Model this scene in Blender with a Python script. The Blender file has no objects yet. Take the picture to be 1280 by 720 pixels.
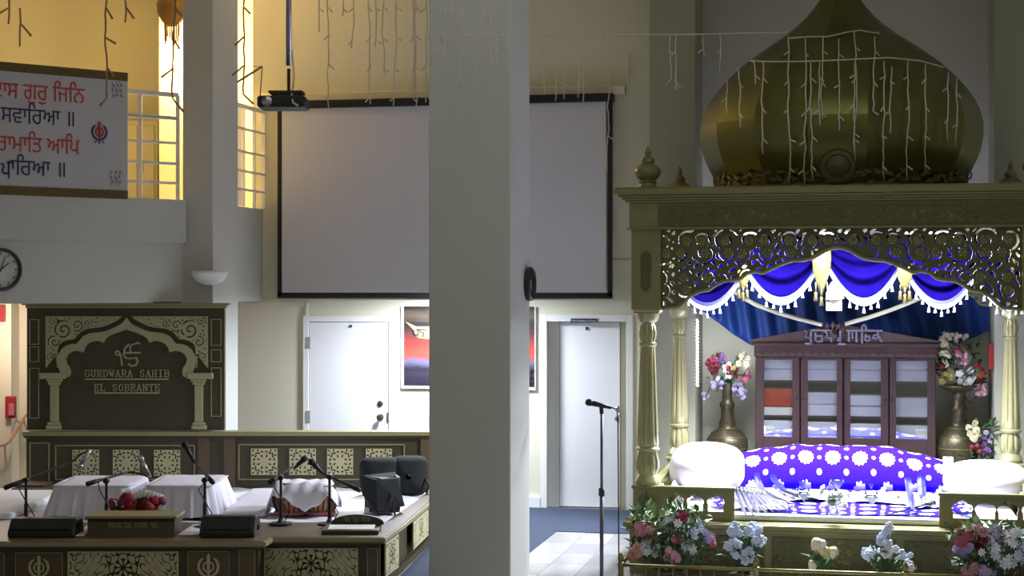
import bpy, bmesh, math, random
import numpy as np
from mathutils import Vector, Matrix
R = random.Random(7)
SC = bpy.context.scene
COL = SC.collection
F = 2100.0            # focal length in pixels of a 1280 px wide frame
H = 2.4               # camera height
PSI = math.atan(440 / F)
FW = Matrix.Identity(4)
FC = Matrix.Rotation(PSI, 4, 'Z')      # stage side of the hall: turned a little from the back wall
SPSI, CPSI = math.sin(PSI), math.cos(PSI)
DY = Vector((SPSI, CPSI, 0))           # hall depth direction seen in FC
DX = Vector((CPSI, -SPSI, 0))          # hall width direction seen in FC

def pc(u, v, t):                        # point at distance t, frame FC
    return Vector(((u - 640) / F * t, t, H + (360 - v) / F * t))
def pg(u, v, z):                        # point at height z, frame FC
    return pc(u, v, (z - H) * F / (360 - v))
def pw(u, v, Y):                        # point on the plane Y of the hall, frame FW
    r = (u - 640) / F
    t = Y / (CPSI + r * SPSI)
    return Vector((t * (-SPSI + r * CPSI), Y, H + (360 - v) / F * t))
def wz(u, v, Y): return pw(u, v, Y).z
def wx(u, Y): return pw(u, 360, Y).x

# ------------------------------------------------------------------ materials
def lin(c):
    return tuple(((x / 255) / 12.92 if x / 255 <= 0.04045 else ((x / 255 + 0.055) / 1.055) ** 2.4) for x in c) + (1,)
MATS = {}
def mat(name, rgb, rough=0.6, metal=0.0, var=0.08, scale=6.0, bump=0.0, spec=0.5, emit=None, estr=0, rgb2=None, sheen=0):
    m = bpy.data.materials.new(name); m.use_nodes = True
    nt = m.node_tree; N = nt.nodes; L = nt.links
    b = N['Principled BSDF']
    b.inputs['Roughness'].default_value = rough
    b.inputs['Metallic'].default_value = metal
    b.inputs['Specular IOR Level'].default_value = spec
    if sheen: b.inputs['Sheen Weight'].default_value = sheen
    tc = N.new('ShaderNodeTexCoord')
    nz = N.new('ShaderNodeTexNoise'); nz.inputs['Scale'].default_value = scale; nz.inputs['Detail'].default_value = 4
    L.new(tc.outputs['Object'], nz.inputs['Vector'])
    mx = N.new('ShaderNodeMix'); mx.data_type = 'RGBA'
    c = lin(rgb); d = lin(rgb2) if rgb2 else tuple(max(0, x * (1 - 2.2 * var)) for x in c[:3]) + (1,)
    mx.inputs['A'].default_value = c; mx.inputs['B'].default_value = d
    L.new(nz.outputs['Fac'], mx.inputs['Factor'])
    L.new(mx.outputs['Result'], b.inputs['Base Color'])
    if bump:
        bp = N.new('ShaderNodeBump'); bp.inputs['Strength'].default_value = bump; bp.inputs['Distance'].default_value = 0.01
        L.new(nz.outputs['Fac'], bp.inputs['Height']); L.new(bp.outputs['Normal'], b.inputs['Normal'])
    if emit:
        b.inputs['Emission Color'].default_value = lin(emit); b.inputs['Emission Strength'].default_value = estr
    MATS[name] = m
    return m
class ND:                                # small helper to write node maths
    def __init__(s, m): s.nt = m.node_tree; s.N = s.nt.nodes; s.L = s.nt.links
    def put(s, sock, v):
        if hasattr(v, 'is_output'): s.L.new(v, sock)
        else: sock.default_value = v
    def m(s, op, a, b=0.0, c=None):
        n = s.N.new('ShaderNodeMath'); n.operation = op
        s.put(n.inputs[0], a); s.put(n.inputs[1], b)
        if c is not None: s.put(n.inputs[2], c)
        return n.outputs[0]
    def mix(s, f, a, b):
        n = s.N.new('ShaderNodeMix'); n.data_type = 'RGBA'
        s.put(n.inputs['Factor'], f); s.put(n.inputs['A'], a); s.put(n.inputs['B'], b)
        return n.outputs['Result']
    def coord(s, kind='Object'):
        tc = s.N.new('ShaderNodeTexCoord'); sp = s.N.new('ShaderNodeSeparateXYZ')
        s.L.new(tc.outputs[kind], sp.inputs[0]); return tc.outputs[kind], sp.outputs[0], sp.outputs[1], sp.outputs[2]
    def ramp(s, f, stops):
        n = s.N.new('ShaderNodeValToRGB'); e = n.color_ramp.elements
        while len(e) < len(stops): e.new(0.5)
        for i, (p, c) in enumerate(stops): e[i].position = p; e[i].color = lin(c)
        s.put(n.inputs[0], f); return n.outputs[0]

mat('wall_paint', (213, 210, 190), .8, var=.03, scale=1.5)
mat('pilaster_paint', (172, 172, 152), .8, var=.03, scale=1.5)
mat('pole_grey', (88, 90, 94), .35, metal=.6)
mat('wall_cream', (222, 214, 186), .8, var=.03, scale=1.2)
mat('pillar_paint', (196, 197, 190), .8, var=.03, scale=1.5)
mat('white_paint', (226, 226, 226), .5, var=.02)
mat('door_paint', (226, 227, 230), .4, var=.015)
mat('wood_dark', (74, 64, 42), .45, var=.2, scale=9)
mat('wood_mid', (102, 84, 60), .45, var=.2, scale=9)
mat('wood_trim', (146, 140, 100), .45, var=.08, scale=9)
mat('jali_gold', (190, 182, 142), .45, var=.1, scale=20)
mat('jali_back', (46, 36, 26), .7)
mat('carve_olive', (164, 164, 126), .5, var=.08, scale=12)
mat('palki_gold', (136, 132, 86), .42, metal=.2, var=.12, scale=8)
mat('palki_carved', (104, 102, 62), .5, metal=.2, var=.25, scale=40, bump=.5)
mat('post_gold', (170, 164, 122), .3, metal=.45, var=.06, scale=8)
mat('dome_brass', (120, 120, 70), .3, metal=.9, var=.1, scale=3)
mat('antique_brass', (100, 90, 68), .35, metal=.5, var=.3, scale=30, bump=.3)
mat('polished_brass', (122, 112, 62), .35, metal=.5, var=.05)
mat('black_plastic', (26, 27, 28), .5, var=.1)
mat('black_cloth', (15, 21, 20), .9, var=.2, scale=5, bump=.3)
mat('grille_black', (20, 34, 32), .75, var=.3, scale=60, bump=.4)
mat('screen_cloth', (200, 200, 208), .9, var=.015, scale=2)
mat('black_frame', (14, 14, 17), .6)
mat('white_cloth', (226, 222, 234), .85, var=.03, scale=4, bump=.15)
mat('sheet_white', (232, 233, 238), .85, var=.03, scale=3, bump=.1)
mat('lilac_cloth', (206, 200, 210), .8, var=.05, scale=4, bump=.15)
mat('steel', (190, 192, 196), .25, metal=.9, var=.05)
mat('silver', (100, 102, 110), .28, metal=.95, var=.05)
mat('chrome', (180, 180, 182), .2, metal=1, var=.03)
mat('wire_white', (214, 210, 190), .6, var=.05)
mat('wire_tan', (170, 140, 96), .6, var=.05)
mat('cord_cream', (222, 214, 182), .6, var=.08, scale=30)
mat('fringe_white', (206, 206, 214), .7, var=.06, scale=40)
mat('satin_blue', (7, 3, 52), 1, var=.25, scale=5, spec=0)
mat('satin_navy', (22, 20, 74), .5, var=.15)
mat('drape_blue', (24, 72, 160), .6, var=.2, scale=3)
mat('gold_cloth', (88, 78, 40), .45, metal=.3, var=.1)
mat('red_box', (160, 42, 40), .45, var=.05)
mat('paper_white', (230, 230, 226), .8, var=.02)
mat('carpet_blue', (46, 58, 80), .95, var=.12, scale=60, bump=.4)
mat('cabinet_wood', (72, 50, 46), .4, var=.15, scale=14)
mat('cabinet_frieze', (92, 72, 68), .45, var=.1, scale=14)
mat('letter_grey', (142, 140, 158), .5, var=.03)
mat('orange_cloth', (206, 74, 34), .8, var=.25, scale=9)
mat('fold_white', (222, 226, 240), .85, var=.05)
mat('rattan', (150, 112, 66), .6, var=.2, scale=40, bump=.5)
mat('text_red', (190, 62, 50), .6); mat('text_blue', (44, 50, 92), .6); mat('emblem_red', (170, 40, 40), .6)
mat('banner_cloth', (184, 182, 184), .7, var=.02)
mat('banner_gold', (126, 104, 44), .5, var=.5, scale=60)
mat('banner_grey', (160, 158, 160), .7)
mat('clock_rim', (48, 46, 44), .4); mat('clock_face', (200, 204, 200), .5, var=.01)
mat('plaque_navy', (24, 32, 72), .4)
mat('drum_wood', (196, 130, 92), .5, var=.1); mat('drum_strap', (70, 50, 44), .6)
mat('leaf_green', (70, 110, 60), .6, var=.25, scale=20); mat('leaf_pale', (150, 176, 120), .6, var=.2, scale=20)
mat('stem_green', (64, 96, 52), .6)
for n, c in dict(pink=(222, 164, 178), rose=(200, 112, 130), magenta=(178, 40, 96), lilac=(196, 180, 216), white=(236, 236, 240), cream=(236, 226, 190),
                 red=(176, 36, 46), crimson=(126, 36, 52), yellow=(206, 196, 132), peach=(226, 176, 160), iceblue=(206, 216, 238), orange=(186, 112, 70), purple=(120, 80, 140)).items():
    mat('petal_' + n, c, .6, var=.15, scale=30)
mat('lamp_white', (255, 255, 255), .5, emit=(236, 240, 255), estr=6)
mat('lamp_warm', (255, 230, 180), .5, emit=(255, 214, 140), estr=8)
M = MATS

def m_floor():
    m = mat('floor_tiles', (206, 204, 204), .22, var=.05); n = ND(m); b = n.N['Principled BSDF']
    v, x, y, z = n.coord()
    mp = n.N.new('ShaderNodeMapping'); n.L.new(v, mp.inputs[0]); mp.inputs['Location'].default_value = (2.966 + 30 * .3, .02, 0)
    br = n.N.new('ShaderNodeTexBrick'); n.L.new(mp.outputs[0], br.inputs[0]); br.offset = 0
    br.inputs['Scale'].default_value = 1; br.inputs['Brick Width'].default_value = .3; br.inputs['Row Height'].default_value = .6
    br.inputs['Mortar Size'].default_value = .004; br.inputs['Bias'].default_value = 0
    br.inputs['Color1'].default_value = lin((186, 186, 184)); br.inputs['Color2'].default_value = lin((140, 138, 142)); br.inputs['Mortar'].default_value = lin((120, 116, 112))
    nz = n.N.new('ShaderNodeTexNoise'); nz.inputs['Scale'].default_value = 5; nz.inputs['Detail'].default_value = 6; n.L.new(v, nz.inputs[0])
    n.L.new(n.mix(n.m('MULTIPLY', nz.outputs['Fac'], .35), br.outputs[0], lin((150, 148, 150))), b.inputs['Base Color'])
m_floor()
def m_rumala(name, base, dot, s=.25, r=.068):
    m = mat(name, base, .9, var=.1, spec=.1); n = ND(m); b = n.N['Principled BSDF']
    v, x, y, z = n.coord('UV')
    def dots(ox, oy, rad, scal):
        fx = n.m('SUBTRACT', n.m('FRACT', n.m('ADD', n.m('DIVIDE', x, s), ox)), .5)
        fy = n.m('SUBTRACT', n.m('FRACT', n.m('ADD', n.m('DIVIDE', y, s), oy)), .5)
        d = n.m('SQRT', n.m('ADD', n.m('MULTIPLY', fx, fx), n.m('MULTIPLY', fy, fy)))
        if scal:
            a = n.m('ARCTAN2', fy, fx)
            d = n.m('ADD', d, n.m('MULTIPLY', n.m('SINE', n.m('MULTIPLY', a, 12)), .022))
        return n.m('LESS_THAN', d, rad / s)
    k = n.m('MAXIMUM', dots(0, 0, r, True), n.m('MAXIMUM', dots(.5, .5, r * .34, False), dots(.5, 0, r * .26, False)))
    nz = n.N.new('ShaderNodeTexNoise'); nz.inputs['Scale'].default_value = 9
    n.L.new(v, nz.inputs[0])
    bs = n.mix(nz.outputs['Fac'], lin(base), lin(tuple(int(q * .8) for q in base)))
    n.L.new(n.mix(k, bs, lin(dot)), b.inputs['Base Color'])
m_rumala('rumala_blue', (44, 10, 205), (238, 238, 240))
def m_poster():
    m = mat('poster_print', (200, 90, 70), .6); n = ND(m); b = n.N['Principled BSDF']
    v, x, y, z = n.coord()
    nz = n.N.new('ShaderNodeTexNoise'); nz.inputs['Scale'].default_value = 4; nz.inputs['Detail'].default_value = 8
    mp = n.N.new('ShaderNodeMapping'); mp.inputs['Scale'].default_value = (1, 1, 5); n.L.new(v, mp.inputs[0]); n.L.new(mp.outputs[0], nz.inputs[0])
    h = n.m('ADD', n.m('DIVIDE', z, .86), n.m('MULTIPLY', n.m('SUBTRACT', nz.outputs['Fac'], .5), .16))
    c = n.ramp(h, [(0, (14, 12, 26)), (.16, (40, 34, 56)), (.22, (24, 20, 36)), (.3, (96, 92, 124)), (.37, (150, 70, 62)), (.42, (196, 66, 52)), (.55, (150, 46, 40)), (.68, (70, 40, 36)), (.8, (30, 24, 24)), (.9, (92, 78, 62)), (1, (30, 24, 22))])
    n.L.new(c, b.inputs['Base Color'])
m_poster()
def m_glass():
    m = bpy.data.materials.new('cabinet_glass'); m.use_nodes = True; n = ND(m)
    for q in list(n.N):
        if q.type != 'OUTPUT_MATERIAL': n.N.remove(q)
    out = [q for q in n.N if q.type == 'OUTPUT_MATERIAL'][0]
    t = n.N.new('ShaderNodeBsdfTransparent'); g = n.N.new('ShaderNodeBsdfGlossy'); g.inputs['Roughness'].default_value = .03
    nz = n.N.new('ShaderNodeTexNoise'); nz.inputs['Scale'].default_value = 2.2
    tc = n.N.new('ShaderNodeTexCoord'); n.L.new(tc.outputs['Object'], nz.inputs[0])
    bp = n.N.new('ShaderNodeBump'); bp.inputs['Strength'].default_value = .1; n.L.new(nz.outputs['Fac'], bp.inputs['Height']); n.L.new(bp.outputs[0], g.inputs['Normal'])
    mx = n.N.new('ShaderNodeMixShader'); mx.inputs[0].default_value = .22
    n.L.new(t.outputs[0], mx.inputs[1]); n.L.new(g.outputs[0], mx.inputs[2]); n.L.new(mx.outputs[0], out.inputs[0])
    MATS['cabinet_glass'] = m
m_glass()
def m_clear():
    m = bpy.data.materials.new('clear_glass'); m.use_nodes = True
    b = m.node_tree.nodes['Principled BSDF']; b.inputs['Transmission Weight'].default_value = .8; b.inputs['Roughness'].default_value = .05
    b.inputs['Base Color'].default_value = (.9, .95, .97, 1); MATS['clear_glass'] = m
m_clear()

# ------------------------------------------------------------------ objects and tags
def tag(o, label=None, cat=None, group=None, kind=None):
    if label: o['label'] = label
    if cat: o['category'] = cat
    if group: o['group'] = group
    if kind: o['kind'] = kind
    return o
def thing(name, label, cat, base, frame=FW, group=None, kind=None, rz=0.0):
    o = bpy.data.objects.new(name, None); COL.objects.link(o)
    o.empty_display_size = .05
    o.location = frame @ Vector(base)
    o.rotation_euler = (0, 0, frame.to_euler().z + rz)
    return tag(o, label, cat, group, kind)
def world_of(o):
    m = Matrix.Identity(4)
    while o is not None:
        m = (Matrix.Translation(o.location) @ o.rotation_euler.to_matrix().to_4x4()) @ m; o = o.parent
    return m
def kids(o): return [c for c in COL.objects if c.parent == o]
def copy_tree(o, parent=None):
    c = o.copy(); COL.objects.link(c)
    if parent is not None: c.parent = parent
    for ch in kids(o): copy_tree(ch, c)
    return c

class MB:
    def __init__(s): s.v = []; s.f = []; s.uv = {}; s.mi = []
    def add(s, vs, fs):
        k = len(s.v); s.v += [Vector(p) for p in vs]; s.f += [tuple(i + k for i in f) for f in fs]; return s
    def box(s, a, b):
        (x0, y0, z0), (x1, y1, z1) = a, b
        x0, x1 = min(x0, x1), max(x0, x1); y0, y1 = min(y0, y1), max(y0, y1); z0, z1 = min(z0, z1), max(z0, z1)
        return s.add([(x0, y0, z0), (x1, y0, z0), (x1, y1, z0), (x0, y1, z0), (x0, y0, z1), (x1, y0, z1), (x1, y1, z1), (x0, y1, z1)],
                     [(0, 3, 2, 1), (4, 5, 6, 7), (0, 1, 5, 4), (1, 2, 6, 5), (2, 3, 7, 6), (3, 0, 4, 7)])
    def prism(s, poly, z0, z1):           # poly: xy points counter-clockwise
        n = len(poly)
        s.add([(p[0], p[1], z0) for p in poly] + [(p[0], p[1], z1) for p in poly],
              [tuple(range(n))[::-1], tuple(range(n, 2 * n))] + [(i, (i + 1) % n, n + (i + 1) % n, n + i) for i in range(n)])
        return s
    def extr(s, pts, d):                  # polygon of 3D points pushed along d
        n = len(pts); d = Vector(d); pts = [Vector(p) for p in pts]
        return s.add(pts + [p + d for p in pts], [tuple(range(n)), tuple(range(n, 2 * n))[::-1]] + [((i + 1) % n, i, n + i, n + (i + 1) % n) for i in range(n)])
    def strip(s, A, B, d):                # band between two polylines, pushed along d
        n = len(A); d = Vector(d)
        for i in range(n - 1): s.extr([A[i], A[i + 1], B[i + 1], B[i]], d)
        return s
    def tube(s, pts, r, n=6, cap=True):
        pts = [Vector(p) for p in pts]; m = len(pts)
        rr = r if isinstance(r, (list, tuple)) else [r] * m
        k = len(s.v); up = None
        for i, p in enumerate(pts):
            d = (pts[min(i + 1, m - 1)] - pts[max(i - 1, 0)])
            d = d.normalized() if d.length > 1e-9 else Vector((0, 0, 1))
            if up is None:
                up = Vector((0, 0, 1)) if abs(d.z) < .9 else Vector((1, 0, 0))
            a = d.cross(up)
            if a.length < 1e-6: a = d.orthogonal()
            a.normalize(); b = a.cross(d).normalized(); up = b
            for j in range(n):
                t = 2 * math.pi * j / n
                s.v.append(p + (a * math.cos(t) + b * math.sin(t)) * rr[i])
        for i in range(m - 1):
            for j in range(n):
                s.f.append((k + i * n + j, k + i * n + (j + 1) % n, k + (i + 1) * n + (j + 1) % n, k + (i + 1) * n + j))
        if cap:
            s.f.append(tuple(k + j for j in range(n))[::-1]); s.f.append(tuple(k + (m - 1) * n + j for j in range(n)))
        return s
    def lathe(s, prof, c, n=20, ax=None, flute=None):   # prof: (r, h) along z (or ax)
        c = Vector(c); k = len(s.v)
        Q = Vector((0, 0, 1)).rotation_difference(Vector(ax)).to_matrix() if ax is not None else Matrix.Identity(3)
        for (r, h) in prof:
            for j in range(n):
                t = 2 * math.pi * (j + .5) / n
                q = r * (flute(t, h) if flute else 1)
                s.v.append(c + Q @ Vector((q * math.cos(t), q * math.sin(t), h)))
        m = len(prof)
        for i in range(m - 1):
            for j in range(n):
                s.f.append((k + i * n + j, k + i * n + (j + 1) % n, k + (i + 1) * n + (j + 1) % n, k + (i + 1) * n + j))
        s.f.append(tuple(k + j for j in range(n))[::-1]); s.f.append(tuple(k + (m - 1) * n + j for j in range(n)))
        return s
    def ball(s, c, r, n=10, m=7, sq=(1, 1, 1)):
        c = Vector(c); k = len(s.v)
        s.v.append(c + Vector((0, 0, -r * sq[2])))
        for i in range(1, m):
            a = math.pi * i / m - math.pi / 2
            for j in range(n):
                t = 2 * math.pi * j / n
                s.v.append(c + Vector((r * sq[0] * math.cos(a) * math.cos(t), r * sq[1] * math.cos(a) * math.sin(t), r * sq[2] * math.sin(a))))
        s.v.append(c + Vector((0, 0, r * sq[2]))); e = len(s.v) - 1
        for j in range(n): s.f.append((k, k + 1 + (j + 1) % n, k + 1 + j))
        for i in range(m - 2):
            for j in range(n):
                s.f.append((k + 1 + i * n + j, k + 1 + i * n + (j + 1) % n, k + 1 + (i + 1) * n + (j + 1) % n, k + 1 + (i + 1) * n + j))
        for j in range(n): s.f.append((e, k + 1 + (m - 2) * n + j, k + 1 + (m - 2) * n + (j + 1) % n))
        return s
    def grid(s, fn, nu, nv, uv=None):     # fn(i/nu, j/nv) -> point
        k = len(s.v)
        for i in range(nu + 1):
            for j in range(nv + 1):
                a, b = i / nu, j / nv
                s.v.append(Vector(fn(a, b)))
                if uv: s.uv[len(s.v) - 1] = uv(a, b)
        for i in range(nu):
            for j in range(nv):
                q = k + i * (nv + 1) + j
                s.f.append((q, q + nv + 1, q + nv + 2, q + 1))
        return s
    def build(s, name, m, parent=None, frame=FW, origin=None, smooth=False, bevel=0, solid=0, auto=None, sub=0):
        W = frame
        if parent is not None:
            X = world_of(parent).inverted() @ W; loc = None
        else:
            o = Vector(origin) if origin is not None else Vector((0, 0, 0))
            B = W @ Matrix.Translation(o); X = B.inverted() @ W; loc = B
        me = bpy.data.meshes.new(name)
        me.from_pydata([X @ v for v in s.v], [], s.f)
        if s.uv:
            l = me.uv_layers.new(name='UVMap')
            for lp in me.loops: l.data[lp.index].uv = s.uv.get(lp.vertex_index, (0, 0))
        for q in (m if isinstance(m, (list, tuple)) else [m]): me.materials.append(MATS[q])
        if s.mi:
            for p, i in zip(me.polygons, s.mi): p.material_index = i
        bm = bmesh.new(); bm.from_mesh(me); bmesh.ops.recalc_face_normals(bm, faces=bm.faces); bm.to_mesh(me); bm.free()
        if smooth:
            for p in me.polygons: p.use_smooth = True
            if auto: me.set_sharp_from_angle(angle=math.radians(auto))
        me.update()
        ob = bpy.data.objects.new(name, me); COL.objects.link(ob)
        if parent is not None: ob.parent = parent
        else:
            ob.location = loc.translation; ob.rotation_euler = loc.to_euler()
        if solid: q = ob.modifiers.new('Solidify', 'SOLIDIFY'); q.thickness = solid; q.offset = 0
        if bevel: q = ob.modifiers.new('Bevel', 'BEVEL'); q.width = bevel; q.segments = 2; q.limit_method = 'ANGLE'
        if sub: q = ob.modifiers.new('Subsurf', 'SUBSURF'); q.levels = q.render_levels = sub
        return ob
def struct(name, mb, m, frame=FW, parent=None, origin=None, **k):
    o = mb.build(name, m, parent, frame, origin, **k)
    if parent is None: o['kind'] = 'structure'
    return o
def rootstruct(name, base, frame=FW):
    o = bpy.data.objects.new(name, None); COL.objects.link(o); o.location = frame @ Vector(base); o.rotation_euler = (0, 0, frame.to_euler().z); o['kind'] = 'structure'; return o

# ------------------------------------------------------------------ carved work cut from a 2D distance field
def circ(X, Z, x, z, r): return np.hypot(X - x, Z - z) - r
def ring(X, Z, x, z, r, w): return np.abs(np.hypot(X - x, Z - z) - r) - w
def seg(X, Z, a, b, w):
    px, pz = X - a[0], Z - a[1]; dx, dz = b[0] - a[0], b[1] - a[1]
    h = np.clip((px * dx + pz * dz) / (dx * dx + dz * dz + 1e-12), 0, 1)
    return np.hypot(px - h * dx, pz - h * dz) - w
def rect(X, Z, x0, x1, z0, z1): return np.maximum(np.maximum(x0 - X, X - x1), np.maximum(z0 - Z, Z - z1))
def ell(X, Z, x, z, a, b, th):
    c, s_ = math.cos(th), math.sin(th); u = (X - x) * c + (Z - z) * s_; w = -(X - x) * s_ + (Z - z) * c
    return (np.hypot(u / a, w / b) - 1) * min(a, b)
def below(X, Z, prof):                   # positive above the profile line
    xs = [p[0] for p in prof]; zs = [p[1] for p in prof]; return Z - np.interp(X, xs, zs)
def scroll(X, Z, cx, cz, Rr, sgn, ph, arms=1, pitch=.42, w=.3):
    dx, dz = (X - cx) / Rr, (Z - cz) / Rr; r = np.hypot(dx, dz) + 1e-6; th = np.arctan2(dz, dx) * sgn + ph
    q = (r / pitch - arms * th / (2 * math.pi)) % 1.0
    d = (np.abs(q - .5) - w) * pitch * Rr * .8
    return np.maximum(d, (r - 1.02) * Rr)
def carved(mb, fn, x0, x1, z0, z1, h, th, place):
    nx = max(2, int(round((x1 - x0) / h))); nz = max(2, int(round((z1 - z0) / h)))
    xs = np.linspace(x0, x1, nx + 1); zs = np.linspace(z0, z1, nz + 1)
    X, Z = np.meshgrid(xs, zs, indexing='ij'); Fv = fn(X, Z)
    cen = (Fv[:-1, :-1] + Fv[1:, :-1] + Fv[:-1, 1:] + Fv[1:, 1:]) / 4; S = cen < 0
    gx, gz = np.gradient(Fv, xs, zs); g2 = gx * gx + gz * gz + 1e-9
    cnt = np.zeros(Fv.shape, int)
    cnt[:-1, :-1] += S; cnt[1:, :-1] += S; cnt[:-1, 1:] += S; cnt[1:, 1:] += S
    edge = (cnt > 0) & (cnt < 4)
    inx = (X > x0 + 1e-9) & (X < x1 - 1e-9) & (Z > z0 + 1e-9) & (Z < z1 - 1e-9)
    mvx = np.where(edge & inx, np.clip(-Fv * gx / g2, -.45 * h, .45 * h), 0); mvz = np.where(edge & inx, np.clip(-Fv * gz / g2, -.45 * h, .45 * h), 0)
    XX, ZZ = X + mvx, Z + mvz
    ids = -np.ones(Fv.shape, int); k = len(mb.v); used = np.argwhere(cnt > 0)
    n = len(used)
    for q, (i, j) in enumerate(used): ids[i, j] = k + q
    mb.v += [Vector(place(XX[i, j], ZZ[i, j], 0)) for i, j in used]
    mb.v += [Vector(place(XX[i, j], ZZ[i, j], th)) for i, j in used]
    for i, j in np.argwhere(S):
        a, b, c, d = ids[i, j], ids[i + 1, j], ids[i + 1, j + 1], ids[i, j + 1]
        mb.f.append((a, b, c, d)); mb.f.append((d + n, c + n, b + n, a + n))
        if i == 0 or not S[i - 1, j]: mb.f.append((d, a, a + n, d + n)) if False else mb.f.append((a, d, d + n, a + n))
        if i == nx - 1 or not S[i + 1, j]: mb.f.append((c, b, b + n, c + n))
        if j == 0 or not S[i, j - 1]: mb.f.append((b, a, a + n, b + n))
        if j == nz - 1 or not S[i, j + 1]: mb.f.append((d, c, c + n, d + n))
    return mb
def khanda(X, Z, cx, cz, s):              # double-edged blade, ring and two curved swords; s = half height
    x, z = (X - cx) / s, (Z - cz) / s
    f = np.abs(np.hypot(x, z - .08) - .34) - .055
    bl = np.maximum(np.abs(x) - np.clip(.09 + .03 * (z + .2), .06, .12) * np.clip((1.0 - z) * 5, 0, 1), np.maximum(z - 1, -z - .62))
    f = np.minimum(f, bl)
    f = np.minimum(f, rect(x, z, -.16, .16, -.66, -.58)); f = np.minimum(f, circ(x, z, 0, -.8, .1)); f = np.minimum(f, rect(x, z, -.03, .03, -.8, -.6))
    for g in (-1, 1):
        th = np.arctan2(z - .1, x * g); rr = np.hypot(x, z - .1)
        arc = np.abs(rr - .66) - .09 * np.clip((th + 1.5) * 2.2, 0, 1) * np.clip((1.15 - th) * 2.2, 0, 1)
        arc = np.maximum(arc, np.maximum(th - 1.15, -1.42 - th))
        f = np.minimum(f, arc); f = np.minimum(f, seg(x, z, (g * .12, -.56), (g * .34, -.74), .04)); f = np.minimum(f, circ(x, z, g * .4, -.8, .07))
    return f * s
def jali_square(X, Z, cx, cz, s):         # half size s: plate with leaf slots round a plain star
    x, z = (X - cx) / s, (Z - cz) / s
    f = np.maximum(np.abs(x), np.abs(z)) - 1.0
    holes = 1e3 * np.ones_like(x)
    for k in range(8):
        a = math.pi / 4 * k
        holes = np.minimum(holes, ell(x, z, .47 * math.cos(a + .39), .47 * math.sin(a + .39), .13, .06, a + .39))
        for e in (-.22, .22): holes = np.minimum(holes, ell(x, z, .78 * math.cos(a + e), .78 * math.sin(a + e), .12, .065, a + e + 1.2))
    for sx in (-1, 1):
        for sz in (-1, 1):
            for (p, q, th) in ((.84, .84, .78), (.86, .5, 0), (.5, .86, 1.57), (.62, .62, -.78)): holes = np.minimum(holes, ell(x, z, sx * p, sz * q, .11, .06, th * sx * sz))
    return np.maximum(f, -holes) * s
def jali_floral(X, Z, x0, x1, z0, z1, p=.11):     # dense leaf scroll openwork
    f = rect(X, Z, x0, x1, z0, z1)
    mx_, mz_ = (x0 + x1) / 2, (z0 + z1) / 2
    u, w = np.abs(X - mx_) / p, (Z - mz_) / p
    a = np.sin(5.2 * u + 1.3 * np.sin(3.1 * w)) * np.sin(5.0 * w + 1.5 * np.sin(2.7 * u)) + .55 * np.sin(9.1 * u * .8 + 6.3 * w)
    hole = (np.abs(a) - .25) * p * .11
    med = circ(X, Z, mx_, mz_, min(z1 - z0, x1 - x0) * .28)
    pet = np.cos(8 * np.arctan2(Z - mz_, X - mx_)) * .02 + ring(X, Z, mx_, mz_, min(z1 - z0, x1 - x0) * .17, .012)
    body = np.where(med < 0, -np.minimum(pet, .02), hole)
    g = np.maximum(f, -np.maximum(-hole, -1e3)) if False else np.maximum(f, -body)
    border = np.maximum(f, -(f + .012))
    return np.minimum(g, border)

# ------------------------------------------------------------------ lettering
def text_mb(body, size, place, th=.004, align='CENTER', offset=0.0, width=None):
    c = bpy.data.curves.new('lettering', 'FONT'); c.body = body; c.size = size; c.align_x = align; c.offset = offset; c.resolution_u = 6
    o = bpy.data.objects.new('lettering', c); COL.objects.link(o)
    dg = bpy.context.evaluated_depsgraph_get(); e = o.evaluated_get(dg); me = e.to_mesh()
    vs = [v.co.copy() for v in me.vertices]; fs = [tuple(p.vertices) for p in me.polygons]
    ed = {}
    for f in fs:
        for i in range(len(f)):
            a, b = f[i], f[(i + 1) % len(f)]; ed[(min(a, b), max(a, b))] = ed.get((min(a, b), max(a, b)), 0) + 1
    e.to_mesh_clear(); bpy.data.objects.remove(o); bpy.data.curves.remove(c)
    mb = MB()
    if not vs: return mb
    sx = 1
    xs = [v.x for v in vs]
    if width:
        sx = width / (max(xs) - min(xs)); mid = (max(xs) + min(xs)) / 2 if align == 'CENTER' else (max(xs) if align == 'RIGHT' else min(xs))
        if align == 'CENTER':
            for v in vs: v.x = (v.x - mid) * sx
        else:
            for v in vs: v.x = (v.x - mid) * sx
    n = len(vs)
    mb.v = [Vector(place(v.x, v.y, 0)) for v in vs] + [Vector(place(v.x, v.y, th)) for v in vs]
    mb.f = list(fs) + [tuple(i + n for i in f)[::-1] for f in fs] + [(a, b, b + n, a + n) for (a, b), q in ed.items() if q == 1]
    return mb
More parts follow.
